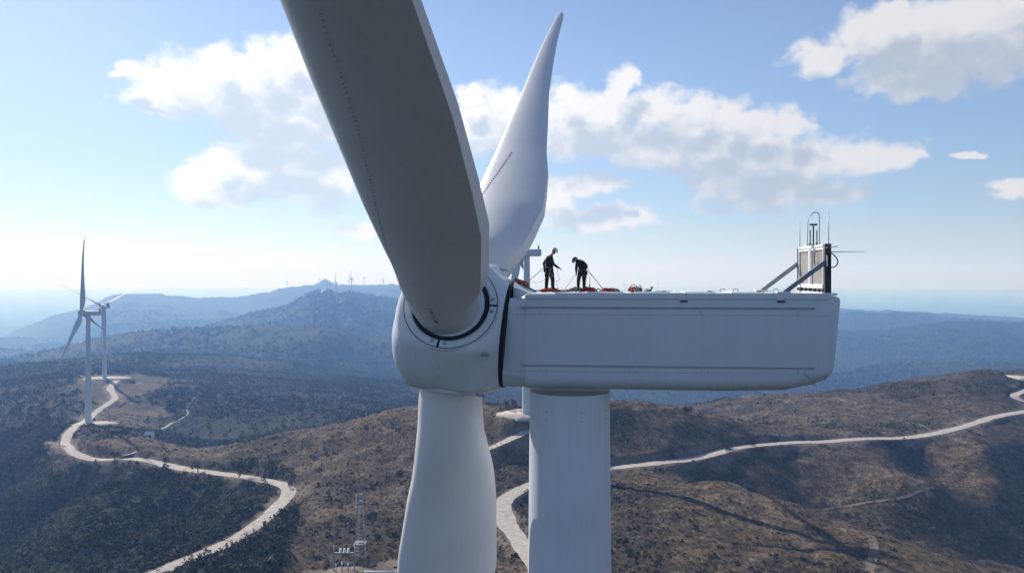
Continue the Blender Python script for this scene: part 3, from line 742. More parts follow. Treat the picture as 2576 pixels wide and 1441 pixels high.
for (a, s, l, w) in ((6.5, .1, 1.5, 1.2), (8.4, .1, 1.4, 1.3), (10.3, .2, 1.2, 1.4), (12.15, .2, 1.3, 1.8)):
    mb = MB(); mb.box(Nl(a, s, ZR+.05), (l, w, .05), RM); h_ = mb.build('roof_hatch', M['white'], roof, bevel=.025)
    mb = MB(); mb.box(Nl(a+l*.35, s-.35*w, ZR+.09), (.16, .05, .05), RM); mb.build('hatch_handle', M['grey'], roof, smooth=False)
for a in (6.1, 7.6, 8.0, 10.9, 11.4, 12.9):
    mb = MB(); mb.tube([Nl(a, -1.5, ZR+.1), Nl(a, -1.5, ZR+.2), Nl(a+.18, -1.5, ZR+.2), Nl(a+.18, -1.5, ZR+.1)], .018, 6); mb.build('anchor_ring', M['galv'], roof)

# hub and spinner
NS = 90
def spin_r(th, q=0.0):
    t = min(max((q-.35)/1.65, 0), 1); t = t*t*(3-2*t)
    dmin = min(abs((th-t+math.pi) % (2*math.pi)-math.pi) for t in TH)
    a = 2.38/max(math.cos(dmin), .3); b = 2.92; k = 14
    return (a**-k+b**-k)**(-1/k)*(1-t)+2.30*t
def spin_pt(a, th, k, out=0.0):
    r = spin_r(th, a)*k
    dd = min(TH, key=lambda t: abs((th-t+math.pi) % (2*math.pi)-math.pi)); q = (th-dd+math.pi) % (2*math.pi)-math.pi
    lat = math.hypot(a, r*math.sin(q)); w = min(max((2.5-lat)/.5, 0), 1); w = w*w*(3-2*w)*min(max((2.05-a)/.7, 0), 1)
    if math.cos(q) > .3: r = r+(max(r, min(2.37/math.cos(q), 2.95))-r)*w
    return HUB+NA*a+(NU*math.cos(th)+NV*math.sin(th))*(r+out)
mb = MB(); rings = []
prof = [(-2.58, .03), (-2.57, .22), (-2.54, .38), (-2.47, .52), (-2.36, .64), (-2.18, .755), (-1.95, .845), (-1.65, .915), (-1.2, .965), (-.7, .99), (-.1, 1), (.6, 1), (1.2, 1), (1.7, 1), (1.9, .995), (2.0, .98), (2.05, .95), (2.05, .6)]
for (a, k) in prof:
    rings.append([spin_pt(a, 2*math.pi*i/NS, k) for i in range(NS)])
mb.loft(rings); hub = mb.build('hub', M['paint'], main, sharp=50)
mb = MB(); mb.loft([[HUB+NA*a+(NU*math.cos(2*math.pi*i/NS)+NV*math.sin(2*math.pi*i/NS))*2.30*k for i in range(NS)] for (a, k) in ((2.0, .90), (2.03, .965), (2.10, .975), (2.17, .965), (2.20, .90))])
mb.build('rubber_seal', M['black'], main)
# panel joints and vents on the spinner skin
def on_spin(a, th, out=0.0):
    k = float(np.interp(a, [p[0] for p in prof], [p[1] for p in prof]))
    d = NU*math.cos(th)+NV*math.sin(th)
    return spin_pt(a, th, k, out)
mb = MB()
for th in (126, -114):
    t0 = math.radians(th)
    mb.tube([on_spin(a, t0+math.radians(dx), .004) for a, dx in ((-1.75, -14), (-1.72, 4), (-1.6, 12), (-1.0, 13), (-.2, 13), (-.2, 2), (-.2, -10))], .007, 4)
    mb.tube([on_spin(a, t0+math.radians(15), .004) for a in np.linspace(-2.4, 1.8, 16)], .008, 4)
mb.build('hatch_outline', M['groove'], hub)
for (a, th) in ((1.5, 104), (1.4, 147), (1.5, -20)):
    mb = MB(); t0 = math.radians(th); c = on_spin(a, t0, .01); d = (NU*math.cos(t0)+NV*math.sin(t0)); tt = NA.cross(d)
    mb.box(c, (.42, .15, .05), Matrix((NA, tt, d)).transposed()); mb.build('vent', M['groove'], hub, bevel=.02)
blade_info = []
for k, (d, w) in enumerate(zip(BD, BDV)):
    # collar ring round the blade root
    def ring_pts(r, h, n=72, a0=0, a1=360): return [HUB+d*h+(NA*math.cos(math.radians(a0+(a1-a0)*i/(n-1)))+w*math.sin(math.radians(a0+(a1-a0)*i/(n-1))))*r for i in range(n)]
    def full(r, h, n=72): return [HUB+d*h+(NA*math.cos(2*math.pi*i/n)+w*math.sin(2*math.pi*i/n))*r for i in range(n)]
    mb = MB(); mb.loft([full(1.93, 1.7), full(1.935, 2.28), full(1.925, 2.37), full(1.91, 2.39)], cap=False); mb.loft([full(1.91, 2.39), full(1.86, 2.385)], cap=False)
    collar = mb.build('blade_collar', M['paint'], hub)
    mb = MB(); mb.loft([full(1.865, 2.375), full(1.835, 2.38)], cap=False); mb.tube(full(1.85, 2.392)+[full(1.85, 2.392)[0]], .016, 5, cap=False); mb.build('collar_seam', M['black'], collar)
    gaps = [96, -4, 215] if k == 0 else [90, 210, -30]
    for gi in range(3):
        a0 = gaps[gi]; nxt = sorted([(g-a0) % 360 for g in gaps if g != a0])[0]
        a1 = a0+nxt; mb = MB(); pr = ((1.835, 2.32), (1.835, 2.40), (1.80, 2.42), (1.57, 2.42), (1.55, 2.40), (1.55, 2.25))
        R2 = [ring_pts(r, h, 40, a0+1.6, a1-1.6) for r, h in pr]
        mb.loft([list(x) for x in zip(*R2)]); pnl = mb.build('collar_panel', M['paint'], collar)
        for am in (a0+9, a1-9):
            mb = MB()
            c = HUB+d*2.423+(NA*math.cos(math.radians(am))+w*math.sin(math.radians(am)))*1.67
            mb.box(c, (.13, .13, .02), Matrix((NA, w, d)).transposed()); mb.build('latch', M['groove'], pnl, smooth=False)
        mb = MB(); mb.tube(ring_pts(1.60, 2.422, 24, a0+16, a1-16), .010, 4); mb.build('panel_crease', M['hatchline'], pnl)
    mb = MB(); mb.loft([full(1.84, 2.375), full(1.56, 2.385), full(1.53, 2.405), full(1.40, 2.40), full(1.25, 2.30)], cap=False); mb.build('root_brush', M['navy'], collar)
    pit = [math.radians(6.6), math.radians(2.1), math.radians(-1)][k]; off = [(-.40, 0), (-.16, 0), (-.23, 0)][k]
    rings = blade_rings(HUB, d, NA, w, r0=1.5, L=56, pitch=pit, off=off, n=26, step=.8, sweep=.4)
    mb = MB(); mb.loft(rings); bl = mb.build('blade', M['blade'], main, sharp=28)
    blade_info.append((bl, d, w, pit))
add_vortex(blade_info[0][0], HUB, BD[0], NA, BDV[0], 3.0, 19.0, lambda r: float(np.interp(r, [3, 5, 10, 15, 19], [-.28, -.20, -.06, .05, .09])), 1, .175, .045, blade_info[0][3], -.40)
add_vortex(blade_info[1][0], HUB, BD[1], NA, BDV[1], 12, 18.5, lambda r: float(np.interp(r, [12, 18.5], [-.12, .08])), 1, .3, .12, blade_info[1][3], -.16)
# ---------------------------------------------------------------- cooler and mast frame at the rear of the roof
RT = ZR+.036
cool = MB()
def Nb(mb, a, s, z, da, ds, dz): return mb.box(Nl(a, s, z), (da, ds, dz), RM)
cf = MB()
for s in (-1.72, 1.72):
    mb = MB(); Nb(mb, 14.85, s, RT+.95, .24, .16, 1.90); mb.build('cooler_post', M['darkgrey'], nac, bevel=.015)
mb = MB(); Nb(mb, 14.80, 0, RT+1.84, .16, 3.2, .10); Nb(mb, 14.78, 0, RT+1.72, .10, 3.2, .07); mb.build('top_rail', M['white'], nac, bevel=.015)
mb = MB()
Nb(mb, 14.78, 0, RT+.27, .18, 3.26, .16); mb.build('bottom_rail', M['white'], nac, bevel=.015)
for s in (-1.5, -1.0, -.45, .15, .7, 1.3):
    mb = MB(); Nb(mb, 14.80, s, RT+.13, .2, .22, .14); mb.build('rubber_foot', M['darkgrey'], nac, smooth=False)
mb = MB(); Nb(mb, 14.80, 0, RT+.03, .3, 3.4, .05); mb.build('foot_rail', M['white'], nac, bevel=.01)
for s in (-.83, .83):
    mb = MB(); Nb(mb, 14.86, s, RT+1.03, .10, 1.36, 1.36); p_ = mb.build('radiator', M['mesh'], nac, bevel=.02)
    mb = MB()
    for i in range(22): Nb(mb, 14.80, s-.62+i*.059, RT+1.03, .02, .012, 1.30)
    mb.build('radiator_fins', M['mesh'], p_, smooth=False)
for s in (-.09, .09):
    mb = MB(); Nb(mb, 14.74, s, RT+1.04, .09, .08, 1.46); mb.build('centre_strut', M['white'], nac, bevel=.01)
for s in (-1.56, 1.56):
    mb = MB(); Nb(mb, 14.76, s, RT+1.04, .06, .06, 1.46); mb.build('side_strut', M['white'], nac, bevel=.01)
mb = MB(); mb.tube([Nl(14.68, -.95+.25*math.cos(t), RT+1.35+.32*math.sin(t)) for t in np.linspace(-2.6, .9, 12)], .022, 6); mb.build('cable', M['black'], nac)
mb = MB(); mb.tube([Nl(14.97+.22*math.sin(t*1.2), -1.84, RT+1.28-.28*math.cos(t)) for t in np.linspace(-.4, 3.0, 12)]+[Nl(14.9, -1.84, RT+.7)], .022, 6); mb.build('cable', M['black'], nac)
mb = MB(); Nb(mb, 14.80, -1.83, RT+1.25, .06, .05, .42); mb.build('junction_box', M['white'], nac, bevel=.01)
for s in (-1.72, 1.72):
    mb = MB(); mb.bar(Nl(13.25, s, RT+.05), Nl(14.78, s, RT+1.22), .15, .17); mb.build('brace', M['grey'], nac, bevel=.012)
    mb = MB(); Nb(mb, 13.22, s, RT+.05, .5, .3, .06); mb.build('brace_foot', M['white'], nac, bevel=.01)
# lightning hoop, sensors and rods
mb = MB(); mb.tube([Nl(14.80, -.55, RT+1.90), Nl(14.80, -.55, RT+2.05), Nl(14.84, -.53, RT+3.05), Nl(14.85, -.50, RT+3.12), Nl(14.85, -.12, RT+3.36), Nl(14.85, .42, RT+3.38), Nl(14.85, .52, RT+3.30), Nl(14.84, .54, RT+3.1), Nl(14.80, .56, RT+1.9)], .032, 8)
hoop = mb.build('lightning_hoop', M['galv'], nac)
# hoop runs lengthwise over the sensors
bpy.data.objects.remove(hoop)
mb = MB(); mb.tube([Nl(14.52, -.3, RT+1.88), Nl(14.54, -.3, RT+2.1), Nl(14.56, -.3, RT+2.92), Nl(14.60, -.3, RT+3.02), Nl(14.72, -.3, RT+3.16), Nl(14.80, -.3, RT+3.21), Nl(14.93, -.3, RT+3.20), Nl(14.98, -.3, RT+3.14), Nl(15.0, -.3, RT+3.0), Nl(15.0, -.3, RT+2.1), Nl(15.02, -.3, RT+1.88)], .018, 8)
mb.build('lightning_hoop', M['galv'], nac)
mb = MB(); Nb(mb, 14.77, -.3, RT+1.91, .62, .3, .05); mb.build('sensor_plate', M['white'], nac, bevel=.01)
for a, h in ((14.64, .62), (14.90, .60)):
    mb = MB(); mb.tube([Nl(a, -.3, RT+1.9), Nl(a, -.3, RT+1.98), Nl(a, -.3, RT+2.0), Nl(a, -.3, RT+1.9+h)], [.045, .045, .028, .03], 8); mb.build('sensor_post', M['darkgrey'], nac)
mb = MB(); mb.tube([Nl(14.77, -.3, RT+1.9), Nl(14.77, -.3, RT+2.58), Nl(14.77, -.3, RT+2.66)], [.03, .03, .05], 8); Nb(mb, 14.77, -.3, RT+2.72, .27, .1, .07); mb.build('wind_sensor', M['darkgrey'], nac)
for (a, s, h) in ((14.80, 1.6, 1.15), (14.92, -1.65, 1.25)):
    mb = MB(); mb.tube([Nl(a, s, RT+1.88), Nl(a, s, RT+1.88+h)], [.016, .010], 6); mb.build('whip_antenna', M['galv'], nac)
mb = MB(); mb.tube([Nl(14.9, -1.75, RT+1.58), Nl(16.2, -1.75, RT+1.60)], [.018, .010], 6); mb.build('horizontal_rod', M['galv'], nac)
mb = MB(); mb.tube([Nl(14.75, -1.85, RT+1.74), Nl(15.2, -1.85, RT+1.80)], .014, 5); mb.build('short_rod', M['galv'], nac)
# stencilled letters near the root of the nearest blade
def stencil(txt, origin, xd, yd, size, parent, m):
    cu = bpy.data.curves.new('marking', 'FONT'); cu.body = txt; cu.size = size; cu.extrude = .002; cu.space_character = 1.15
    o = bpy.data.objects.new('marking', cu); dg = bpy.context.evaluated_depsgraph_get()
    COL.objects.link(o); bpy.context.view_layer.update()
    me = bpy.data.meshes.new_from_object(o.evaluated_get(bpy.context.evaluated_depsgraph_get())); bpy.data.objects.remove(o)
    zd = xd.cross(yd).normalized(); Mx = Matrix((xd, yd, zd)).transposed().to_4x4(); Mx.translation = origin
    me.transform(Mx); return link('marking', me, m, parent, smooth=False)
def on_blade(k, r, frac, out=.01):
    bl, d, w, pit = blade_info[k]; off = (-.40, -.16, -.23)[k]
    c = np.interp(r, BL_R, BL_C); sec = sorted(blade_section(r, 26)[:27]); ax_ = .5-.19*min(max((r-2.2)/5, 0), 1)
    x0 = (frac-ax_)*c; y0 = float(np.interp(x0, [h[0] for h in sec], [h[1] for h in sec]))
    tw = math.radians(np.interp(r, BL_R, BL_W))+pit
    return HUB+d*(r*56/60)+NA*(x0*math.cos(tw)-y0*math.sin(tw)+off*min(r/8, 1))+w*(x0*math.sin(tw)+y0*math.cos(tw)+out)
p0 = on_blade(0, 5.3, .59, .03); p1 = on_blade(0, 4.0, .66, .03)
xd = (p1-p0).normalized(); nrm = BDV[0]; yd = nrm.cross(xd).normalized()
stencil('T 28 11 L 562', p0-yd*.1, xd, yd, .20, blade_info[0][0], M['letters'])

# ---------------------------------------------------------------- ropes and gear lying on the roof
RZW = NO.z+RT
def roofpt(px, s=0.0, up=0.0):
    """point on the roof centre strip in the column px"""
    t = (px-CXP)/F
    # solve x/y = t along the line NO + a*AX + s*SX
    bx, by = NO.x+SX.x*s, NO.y+SX.y*s
    a = (t*by-bx)/(AX.x-t*AX.y)
    return Nl(a, s, RT+up)
def tangle(c, rx, ry, rz, n, rad, seed):
    rn = random.Random(seed); pts = []
    cx, cy = 0, 0; ph = 0; rz *= 1.9
    for i in range(n):
        ph += rn.uniform(.5, .9); k = rn.uniform(.35, 1.0)
        z = rad+rz*(1.05-k*.85)*rn.random()**.7
        pts.append(c+AX*(math.cos(ph)*rx*k)+SX*(math.sin(ph)*ry*k)+ZX*z)
    out = []
    for i in range(len(pts)-1):
        for q in (0, .33, .66): 
            a = pts[max(i-1, 0)]; b = pts[i]; c_ = pts[i+1]; d = pts[min(i+2, len(pts)-1)]
            t = q; out.append(.5*((2*b)+(c_-a)*t+(2*a-5*b+4*c_-d)*t*t+(3*b-a-3*c_+d)*t**3))
    mb = MB(); mb.tube(out, rad, 6); return mb
def rope_pile(px, s, rx, ry, rz, label, seed, up=0, kinds=(('red', 46), ('cream', 34), ('orange', 26))):
    c = roofpt(px, s, up); root = empty('rope_pile', c, label, 'rope', 'rope heaps on the nacelle roof')
    for i, (k, n) in enumerate(kinds):
        cc = c+AX*(rx*.25*(i-1)); tangle(cc, rx*(.95-.15*i), ry, rz, n, (.030, .022, .020)[i % 3], seed+i).build('rope', M[k], root)
    return root
rope_pile(1388, -.1, .46, .35, .12, 'heap of red and cream rope at the feet of the upright worker', 3)
rope_pile(1425, .2, .34, .3, .05, 'flat loose cream rope lying between the two workers', 5, kinds=(('cream', 30), ('ropegrey', 20)))
rope_pile(1452, .1, .34, .35, .14, 'cream and dark rope bundle around the boots of the bent worker', 8, kinds=(('ropegrey', 36), ('cream', 40), ('red', 18)))
rope_pile(1486, 0, .34, .3, .16, 'bright red rope heap just right of the bent worker', 12, kinds=(('red', 60), ('red', 40), ('cream', 24)))
rope_pile(1538, 0, .42, .3, .12, 'red rope heap under the sloping lanyard', 17, kinds=(('red', 50), ('cream', 30), ('ropegrey', 24)))
# orange ropes over the black seam in front of the roof
c = HUB+NA*2.15+ZX*2.62-Vector((0, .3, 0)); c = W(1312, 710, 30.35)
root = empty('rope_bundle', c, 'orange red rope bundle hanging over the black seam by the hub', 'rope', 'rope heaps on the nacelle roof')
for i, k in enumerate(('orange', 'red', 'cream', 'ropegrey')):
    rn = random.Random(40+i); pts = []
    for j in range(46):
        t = rn.random(); pts.append(c+AX*((t-.5)*.62)+SX*rn.uniform(-.22, .22)+ZX*(-(t-.5)*.22+rn.uniform(-.075, .075)))
    o2 = []
    for j in range(len(pts)-1): o2 += [pts[j], pts[j]*.5+pts[j+1]*.5+ZX*.02]
    mb = MB(); mb.tube(o2, .024, 5); mb.build('rope', M[k], root)
# equipment bags
def bag(px, s, l, w, h, m, label, name='rope_bag', seed=1, parts=True):
    c = roofpt(px, s); root = empty(name, c, label, 'bag' if 'bag' in name else 'tool', None)
    mb = MB(); rings = []; rn = random.Random(seed)
    for i in range(13):
        t = i/12; k = (math.sin(math.pi*min(max(t, .02), .98)))**.35
        rings.append([c+AX*((t-.5)*l)+SX*(math.cos(a)*w/2*k*(1+rn.uniform(-.08, .08)))+ZX*(h/2+math.sin(a)*h/2*k*(1+rn.uniform(-.12, .12))) for a in [2*math.pi*j/16 for j in range(16)]])
    mb.loft(rings); b = mb.build('bag_body', M[m], root, sharp=60)
    if parts:
        mb = MB(); mb.tube([c+AX*((t-.5)*l*.7)+ZX*(h*.92+.10*math.sin(math.pi*t)) for t in np.linspace(0, 1, 9)], .016, 6); mb.build('strap', M['strapb'], root)
        mb = MB()
        for q in (-.22, .22): mb.tube([c+AX*(q*l)+SX*(math.cos(a)*w*.5)+ZX*(h/2+math.sin(a)*h*.52) for a in np.linspace(0, 2*math.pi, 15)], .014, 5)
        mb.build('webbing', M['cream'], root)
    return root
bag(1594, 0, .46, .34, .23, 'red', 'lumpy red rope bag with cream webbing lying on the roof', seed=3)
bag(1610, .1, .20, .26, .20, 'strapb', 'small black pouch leaning on the red rope bag', name='black_bag', seed=5)
c = roofpt(1632, 0); root = empty('drill', c, 'dark cordless power tool lying on the roof right of the red bag', 'tool')
mb = MB(); mb.tube([c+AX*-.16+ZX*.05, c+AX*-.05+ZX*.06, c+AX*.10+ZX*.07], [.02, .05, .055], 10); mb.build('body', M['strapb'], root)
mb = MB(); mb.bar(c+AX*.08+ZX*.05, c+AX*.12+ZX*.19, .06, .05); mb.build('handle', M['strapb'], root)
mb = MB(); mb.box(c+AX*.125+ZX*.205, (.12, .09, .05), RM); mb.build('battery', M['darkgrey'], root)
bag(1655, .2, .34, .22, .075, 'white', 'flat pale dust sheet bundle on the roof right of the dark tool', name='cloth_bundle', parts=False, seed=9)
# ---------------------------------------------------------------- the two rope workers
def person(px, s, label, J, chains, parts_mat, group='workers on the roof'):
    """J: joint -> (u right, v away, h up, radius); one continuous skinned body"""
    base = roofpt(px, s); root = empty('person', base, label, 'person', group)
    P = lambda q: base+Vector((q[0], q[1], q[2]))
    names = list(J); idx = {n: i for i, n in enumerate(names)}
    me = bpy.data.meshes.new('body'); edges = []
    for ch in chains:
        for a, b in zip(ch[:-1], ch[1:]): edges.append((idx[a], idx[b]))
    me.from_pydata([tuple(P(J[n])) for n in names], edges, [])
    o = bpy.data.objects.new('body', me); COL.objects.link(o)
    md = o.modifiers.new('skin', 'SKIN'); md.use_smooth_shade = True; md.branch_smoothing = .35
    for i, n in enumerate(names):
        r = J[n][3]; rr_ = r if isinstance(r, tuple) else (r, r)
        if rr_[0] > .025 and not n.startswith('head') and n != 'neck': rr_ = (rr_[0]*1.27, rr_[1]*1.14)
        me.skin_vertices[0].data[i].radius = rr_; me.skin_vertices[0].data[i].use_root = (n == 'pelvis')
    sb = o.modifiers.new('sub', 'SUBSURF'); sb.levels = 2; sb.render_levels = 2
    bpy.context.view_layer.update()
    m2 = bpy.data.meshes.new_from_object(o.evaluated_get(bpy.context.evaluated_depsgraph_get())); bpy.data.objects.remove(o)
    segs = [(P(J[a]), P(J[b]), parts_mat.get(b, parts_mat.get(a, 0))) for ch in chains for a, b in zip(ch[:-1], ch[1:])]
    body = link('body', m2, [M['cloth'], M['cloth2'], M['skin'], M['glove'], M['darkgrey']], root)
    for p in m2.polygons:
        c = p.center; best = 1e9
        for a, b, mi in segs:
            ab = b-a; t = max(0, min(1, (c-a).dot(ab)/max(ab.length_squared, 1e-9))); dd = (a+ab*t-c).length
            if dd < best: best = dd; p.material_index = mi
    return root, P
def hand(J, chains, pm, w, dirv, side, tag_, out):
    """palm with five separate curled fingers leaving the wrist joint w"""
    wv = Vector(J[w][:3]); d = Vector(dirv).normalized(); s = Vector(side).normalized(); nrm = d.cross(s).normalized()
    pn = tag_+'palm'; J[pn] = (*(wv+d*.065), (.030, .020)); chains.append([w, pn]); pm[pn] = 3
    for i, (off, L_) in enumerate(((-.030, .062), (-.010, .075), (.010, .070), (.029, .055))):
        a = wv+d*.085+s*off; b = a+d*L_*.55-nrm*.010; c = b+d*L_*.35-nrm*.028
        n1, n2, n3 = tag_+'f%d' % i, tag_+'g%d' % i, tag_+'h%d' % i
        J[n1] = (*a, .011); J[n2] = (*b, .010); J[n3] = (*c, .008); chains.append([pn, n1, n2, n3]); pm[n1] = pm[n2] = pm[n3] = 3
    a = wv+d*.045-s*.036; b = a+d*.035-s*.016; c = b+d*.028-nrm*.012
    J[tag_+'t1'] = (*a, .012); J[tag_+'t2'] = (*b, .010); J[tag_+'t3'] = (*c, .008); chains.append([pn, tag_+'t1', tag_+'t2', tag_+'t3']); pm[tag_+'t1'] = pm[tag_+'t2'] = pm[tag_+'t3'] = 3
def helmet(root, P, c, up, fwd, m='helmet', band='darkgrey'):
    up = Vector(up).normalized(); fwd = Vector(fwd); fwd = (fwd-up*fwd.dot(up)).normalized(); sd = up.cross(fwd)
    c = P(c); mb = MB(); rings = []
    for i in range(9):
        t = math.pi/2*i/8*1.12; k = math.cos(max(math.pi/2-t, -.2)) if False else math.sin(min(t, math.pi/2))
        h = math.cos(t)
        rings.append([c+up*(h*.125+.012)+fwd*(math.cos(a)*.142*max(k, .02)+(.018 if math.cos(a) > .6 and i > 6 else 0))+sd*(math.sin(a)*.118*max(k, .02)) for a in [2*math.pi*j/20 for j in range(20)]])
    mb.loft(rings); h = mb.build('helmet', M[m], root)
    mb = MB(); mb.tube([c+up*.018+fwd*(math.cos(a)*.143)+sd*(math.sin(a)*.119) for a in np.linspace(0, 2*math.pi, 21)], .010, 5); mb.build('helmet_rim', M[band], h)
    for q in (-1, 1):
        mb = MB(); mb.tube([c+up*.01+sd*(.105*q)+fwd*.02, c-up*.09+sd*(.075*q)+fwd*.045, c-up*.135+fwd*.07], .007, 5); mb.build('chin_strap', M['strapb'], h)
        mb = MB(); mb.ball(c+up*.055+sd*(.108*q)+fwd*-.02, (.016, .016, .016), 8, 5); mb.build('vent', M['darkgrey'], h)
    return h
def face(root, P, c, up, fwd):
    up = Vector(up).normalized(); fwd = Vector(fwd); fwd = (fwd-up*fwd.dot(up)).normalized(); sd = up.cross(fwd); c = P(c)
    mb = MB(); mb.tube([c+fwd*.095+up*.01, c+fwd*.122-up*.022, c+fwd*.10-up*.032], [.008, .014, .008], 6); mb.build('nose', M['skin'], root)
    for q in (-1, 1):
        mb = MB(); mb.ball(c+fwd*.088+sd*.032*q+up*.012, .012, 8, 6); mb.build('eye', M['hair'], root)
        mb = MB(); mb.ball(c+sd*.082*q-up*.008, (.018, .012, .028), 8, 6); mb.build('ear', M['skin'], root)
    mb = MB(); mb.tube([c+fwd*.098+sd*.022-up*.055, c+fwd*.104-up*.057, c+fwd*.098-sd*.022-up*.055], .005, 5); mb.build('mouth', M['hair'], root)
    mb = MB(); mb.ball(c-fwd*.035-up*.005, (.085, .085, .085), 12, 8); mb.build('hair', M['hair'], root)
def ringstrap(mb, P, c, nrm, ru, rv, r=.014):
    c = P(c); n = Vector(nrm).normalized(); a = n.cross(Vector((0, 1, 0))); a = a.normalized() if a.length > .1 else Vector((1, 0, 0)); b = n.cross(a)
    mb.tube([c+a*(math.cos(t)*ru)+b*(math.sin(t)*rv) for t in np.linspace(0, 2*math.pi, 19)], r, 5)
# ---- upright worker looking down to the right, one arm held forward
J = dict(pelvis=(0, 0, .98, (.13, .17)), waist=(-.01, 0, 1.10, (.115, .155)), chest=(-.02, 0, 1.30, (.125, .185)), upper=(.02, 0, 1.47, (.10, .165)), neck=(.10, 0, 1.575, .058), head0=(.165, 0, 1.635, .072), head1=(.205, 0, 1.70, .085), head2=(.215, 0, 1.745, .070),
 hipA=(-.05, .09, .90, .10), kneeA=(-.10, .12, .50, .068), shinA=(-.115, .12, .32, .066), ankA=(-.13, .13, .10, .050), heelA=(-.16, .13, .045, .044), toeA=(.06, .11, .035, .036),
 hipB=(.06, -.09, .90, .105), kneeB=(.135, -.12, .48, .070), shinB=(.13, -.13, .30, .066), ankB=(.145, -.14, .10, .050), heelB=(.11, -.14, .045, .044), toeB=(.31, -.16, .035, .036),
 shF=(.055, -.20, 1.45, .072), upF=(.10, -.24, 1.30, .060), elF=(.155, -.25, 1.155, .052), foF=(.30, -.22, 1.06, .045), wrF=(.39, -.20, 1.00, .030),
 shR=(-.03, .20, 1.46, .072), upR=(-.13, .24, 1.33, .058), elR=(-.225, .24, 1.20, .050), foR=(-.205, .20, 1.09, .042), wrR=(-.17, .17, 1.00, .030))
CH = [['pelvis', 'waist', 'chest', 'upper', 'neck', 'head0', 'head1', 'head2'], ['pelvis', 'hipA', 'kneeA', 'shinA', 'ankA', 'heelA'], ['ankA', 'toeA'], ['pelvis', 'hipB', 'kneeB', 'shinB', 'ankB', 'heelB'], ['ankB', 'toeB'],
 ['upper', 'shF', 'upF', 'elF', 'foF', 'wrF'], ['upper', 'shR', 'upR', 'elR', 'foR', 'wrR']]
PM = dict(neck=2, head0=2, head1=2, head2=2, hipA=1, kneeA=1, shinA=1, ankA=1, heelA=4, toeA=4, hipB=1, kneeB=1, shinB=1, ankB=1, heelB=4, toeB=4)
hand(J, CH, PM, 'wrF', (.85, .1, -.5), (.2, 1, .1), 'a', 0); hand(J, CH, PM, 'wrR', (.4, -.3, -.85), (.3, .9, 0), 'b', 0)
r1, P1 = person(1382, 0, 'upright worker in navy jacket and white helmet looking down, one arm stretched out', J, CH, PM)
helmet(r1, P1, (.215, 0, 1.725), (.42, -.05, .90), (.8, -.15, -.5)); face(r1, P1, (.225, 0, 1.675), (.42, -.05, .90), (.8, -.15, -.5))
def harness(root, P, waist, wn, wr, legs, shoulders, pouch):
    mb = MB(); ringstrap(mb, P, waist, wn, wr[0], wr[1], .026); mb.build('waist_belt', M['strap'], root)
    for (c, n, a, b) in legs:
        mb = MB(); ringstrap(mb, P, c, n, a, b, .018); mb.build('leg_loop', M['strap'], root)
    for pts in shoulders:
        mb = MB(); mb.tube([P(p) for p in pts], .017, 5); mb.build('shoulder_strap', M['strapb'], root)
    for (c, d, k) in pouch:
        mb = MB(); mb.box(P(c), d); mb.build('tool_pouch', M[k], root, bevel=.02)
harness(r1, P1, (0, 0, 1.02), (.05, 0, 1), (.15, .19), [((-.06, .10, .76), (0, 0, 1), .105, .105), ((.09, -.11, .76), (.1, 0, 1), .11, .11)],
 [[(-.10, -.12, 1.04), (-.16, -.14, 1.28), (-.08, -.15, 1.49), (.06, -.16, 1.50), (.13, -.14, 1.3), (.13, -.12, 1.04)], [(-.10, .12, 1.04), (-.16, .14, 1.28), (-.08, .15, 1.50), (.06, .16, 1.52), (.13, .14, 1.3), (.13, .12, 1.04)]],
 [((-.20, -.05, .92), (.09, .13, .20), 'strapb'), ((-.17, .03, .72), (.05, .10, .16), 'cloth2'), ((.08, -.22, .99), (.16, .05, .07), 'strap'), ((.10, -.21, .68), (.09, .05, .13), 'strap')])
mb = MB(); mb.tube([P1((.03, -.20, 1.0)), P1((.02, -.23, .85)), P1((-.03, -.20, .70)), P1((-.06, -.16, .58))], .013, 5); mb.build('tool_lanyard', M['cream'], r1)
# ---- bent worker seen from behind, leaning to the left
J = dict(pelvis=(.04, 0, .86, (.15, .16)), waist=(.05, 0, .99, (.14, .145)), chest=(.02, .0, 1.14, (.16, .17)), upper=(-.06, .02, 1.25, (.14, .14)), neck=(-.14, .03, 1.315, .062), head0=(-.185, .03, 1.34, .074), head1=(-.235, .04, 1.335, .085), head2=(-.275, .045, 1.31, .070),
 hipA=(-.05, .03, .80, .105), kneeA=(-.115, .02, .48, .070), shinA=(-.115, .03, .32, .066), ankA=(-.12, .04, .10, .052), heelA=(-.10, .05, .045, .046), toeA=(-.27, -.03, .035, .038),
 hipB=(.11, -.03, .80, .105), kneeB=(.12, -.04, .46, .070), shinB=(.118, -.03, .30, .064), ankB=(.12, -.02, .10, .052), heelB=(.12, .0, .045, .046), toeB=(.10, -.17, .035, .038),
 shL=(-.17, -.08, 1.22, .068), upL=(-.20, -.10, 1.09, .058), elL=(-.215, -.10, .98, .052), foL=(-.21, -.11, .88, .044), wrL=(-.215, -.13, .81, .031),
 shR=(.07, -.10, 1.25, .070), upR=(.16, -.14, 1.16, .060), elR=(.225, -.15, 1.075, .056), foR=(.19, -.17, .99, .046), wrR=(.14, -.17, .93, .032))
CH = [['pelvis', 'waist', 'chest', 'upper', 'neck', 'head0', 'head1', 'head2'], ['pelvis', 'hipA', 'kneeA', 'shinA', 'ankA', 'heelA'], ['ankA', 'toeA'], ['pelvis', 'hipB', 'kneeB', 'shinB', 'ankB', 'heelB'], ['ankB', 'toeB'],
 ['upper', 'shL', 'upL', 'elL', 'foL', 'wrL'], ['chest', 'shR', 'upR', 'elR', 'foR', 'wrR']]
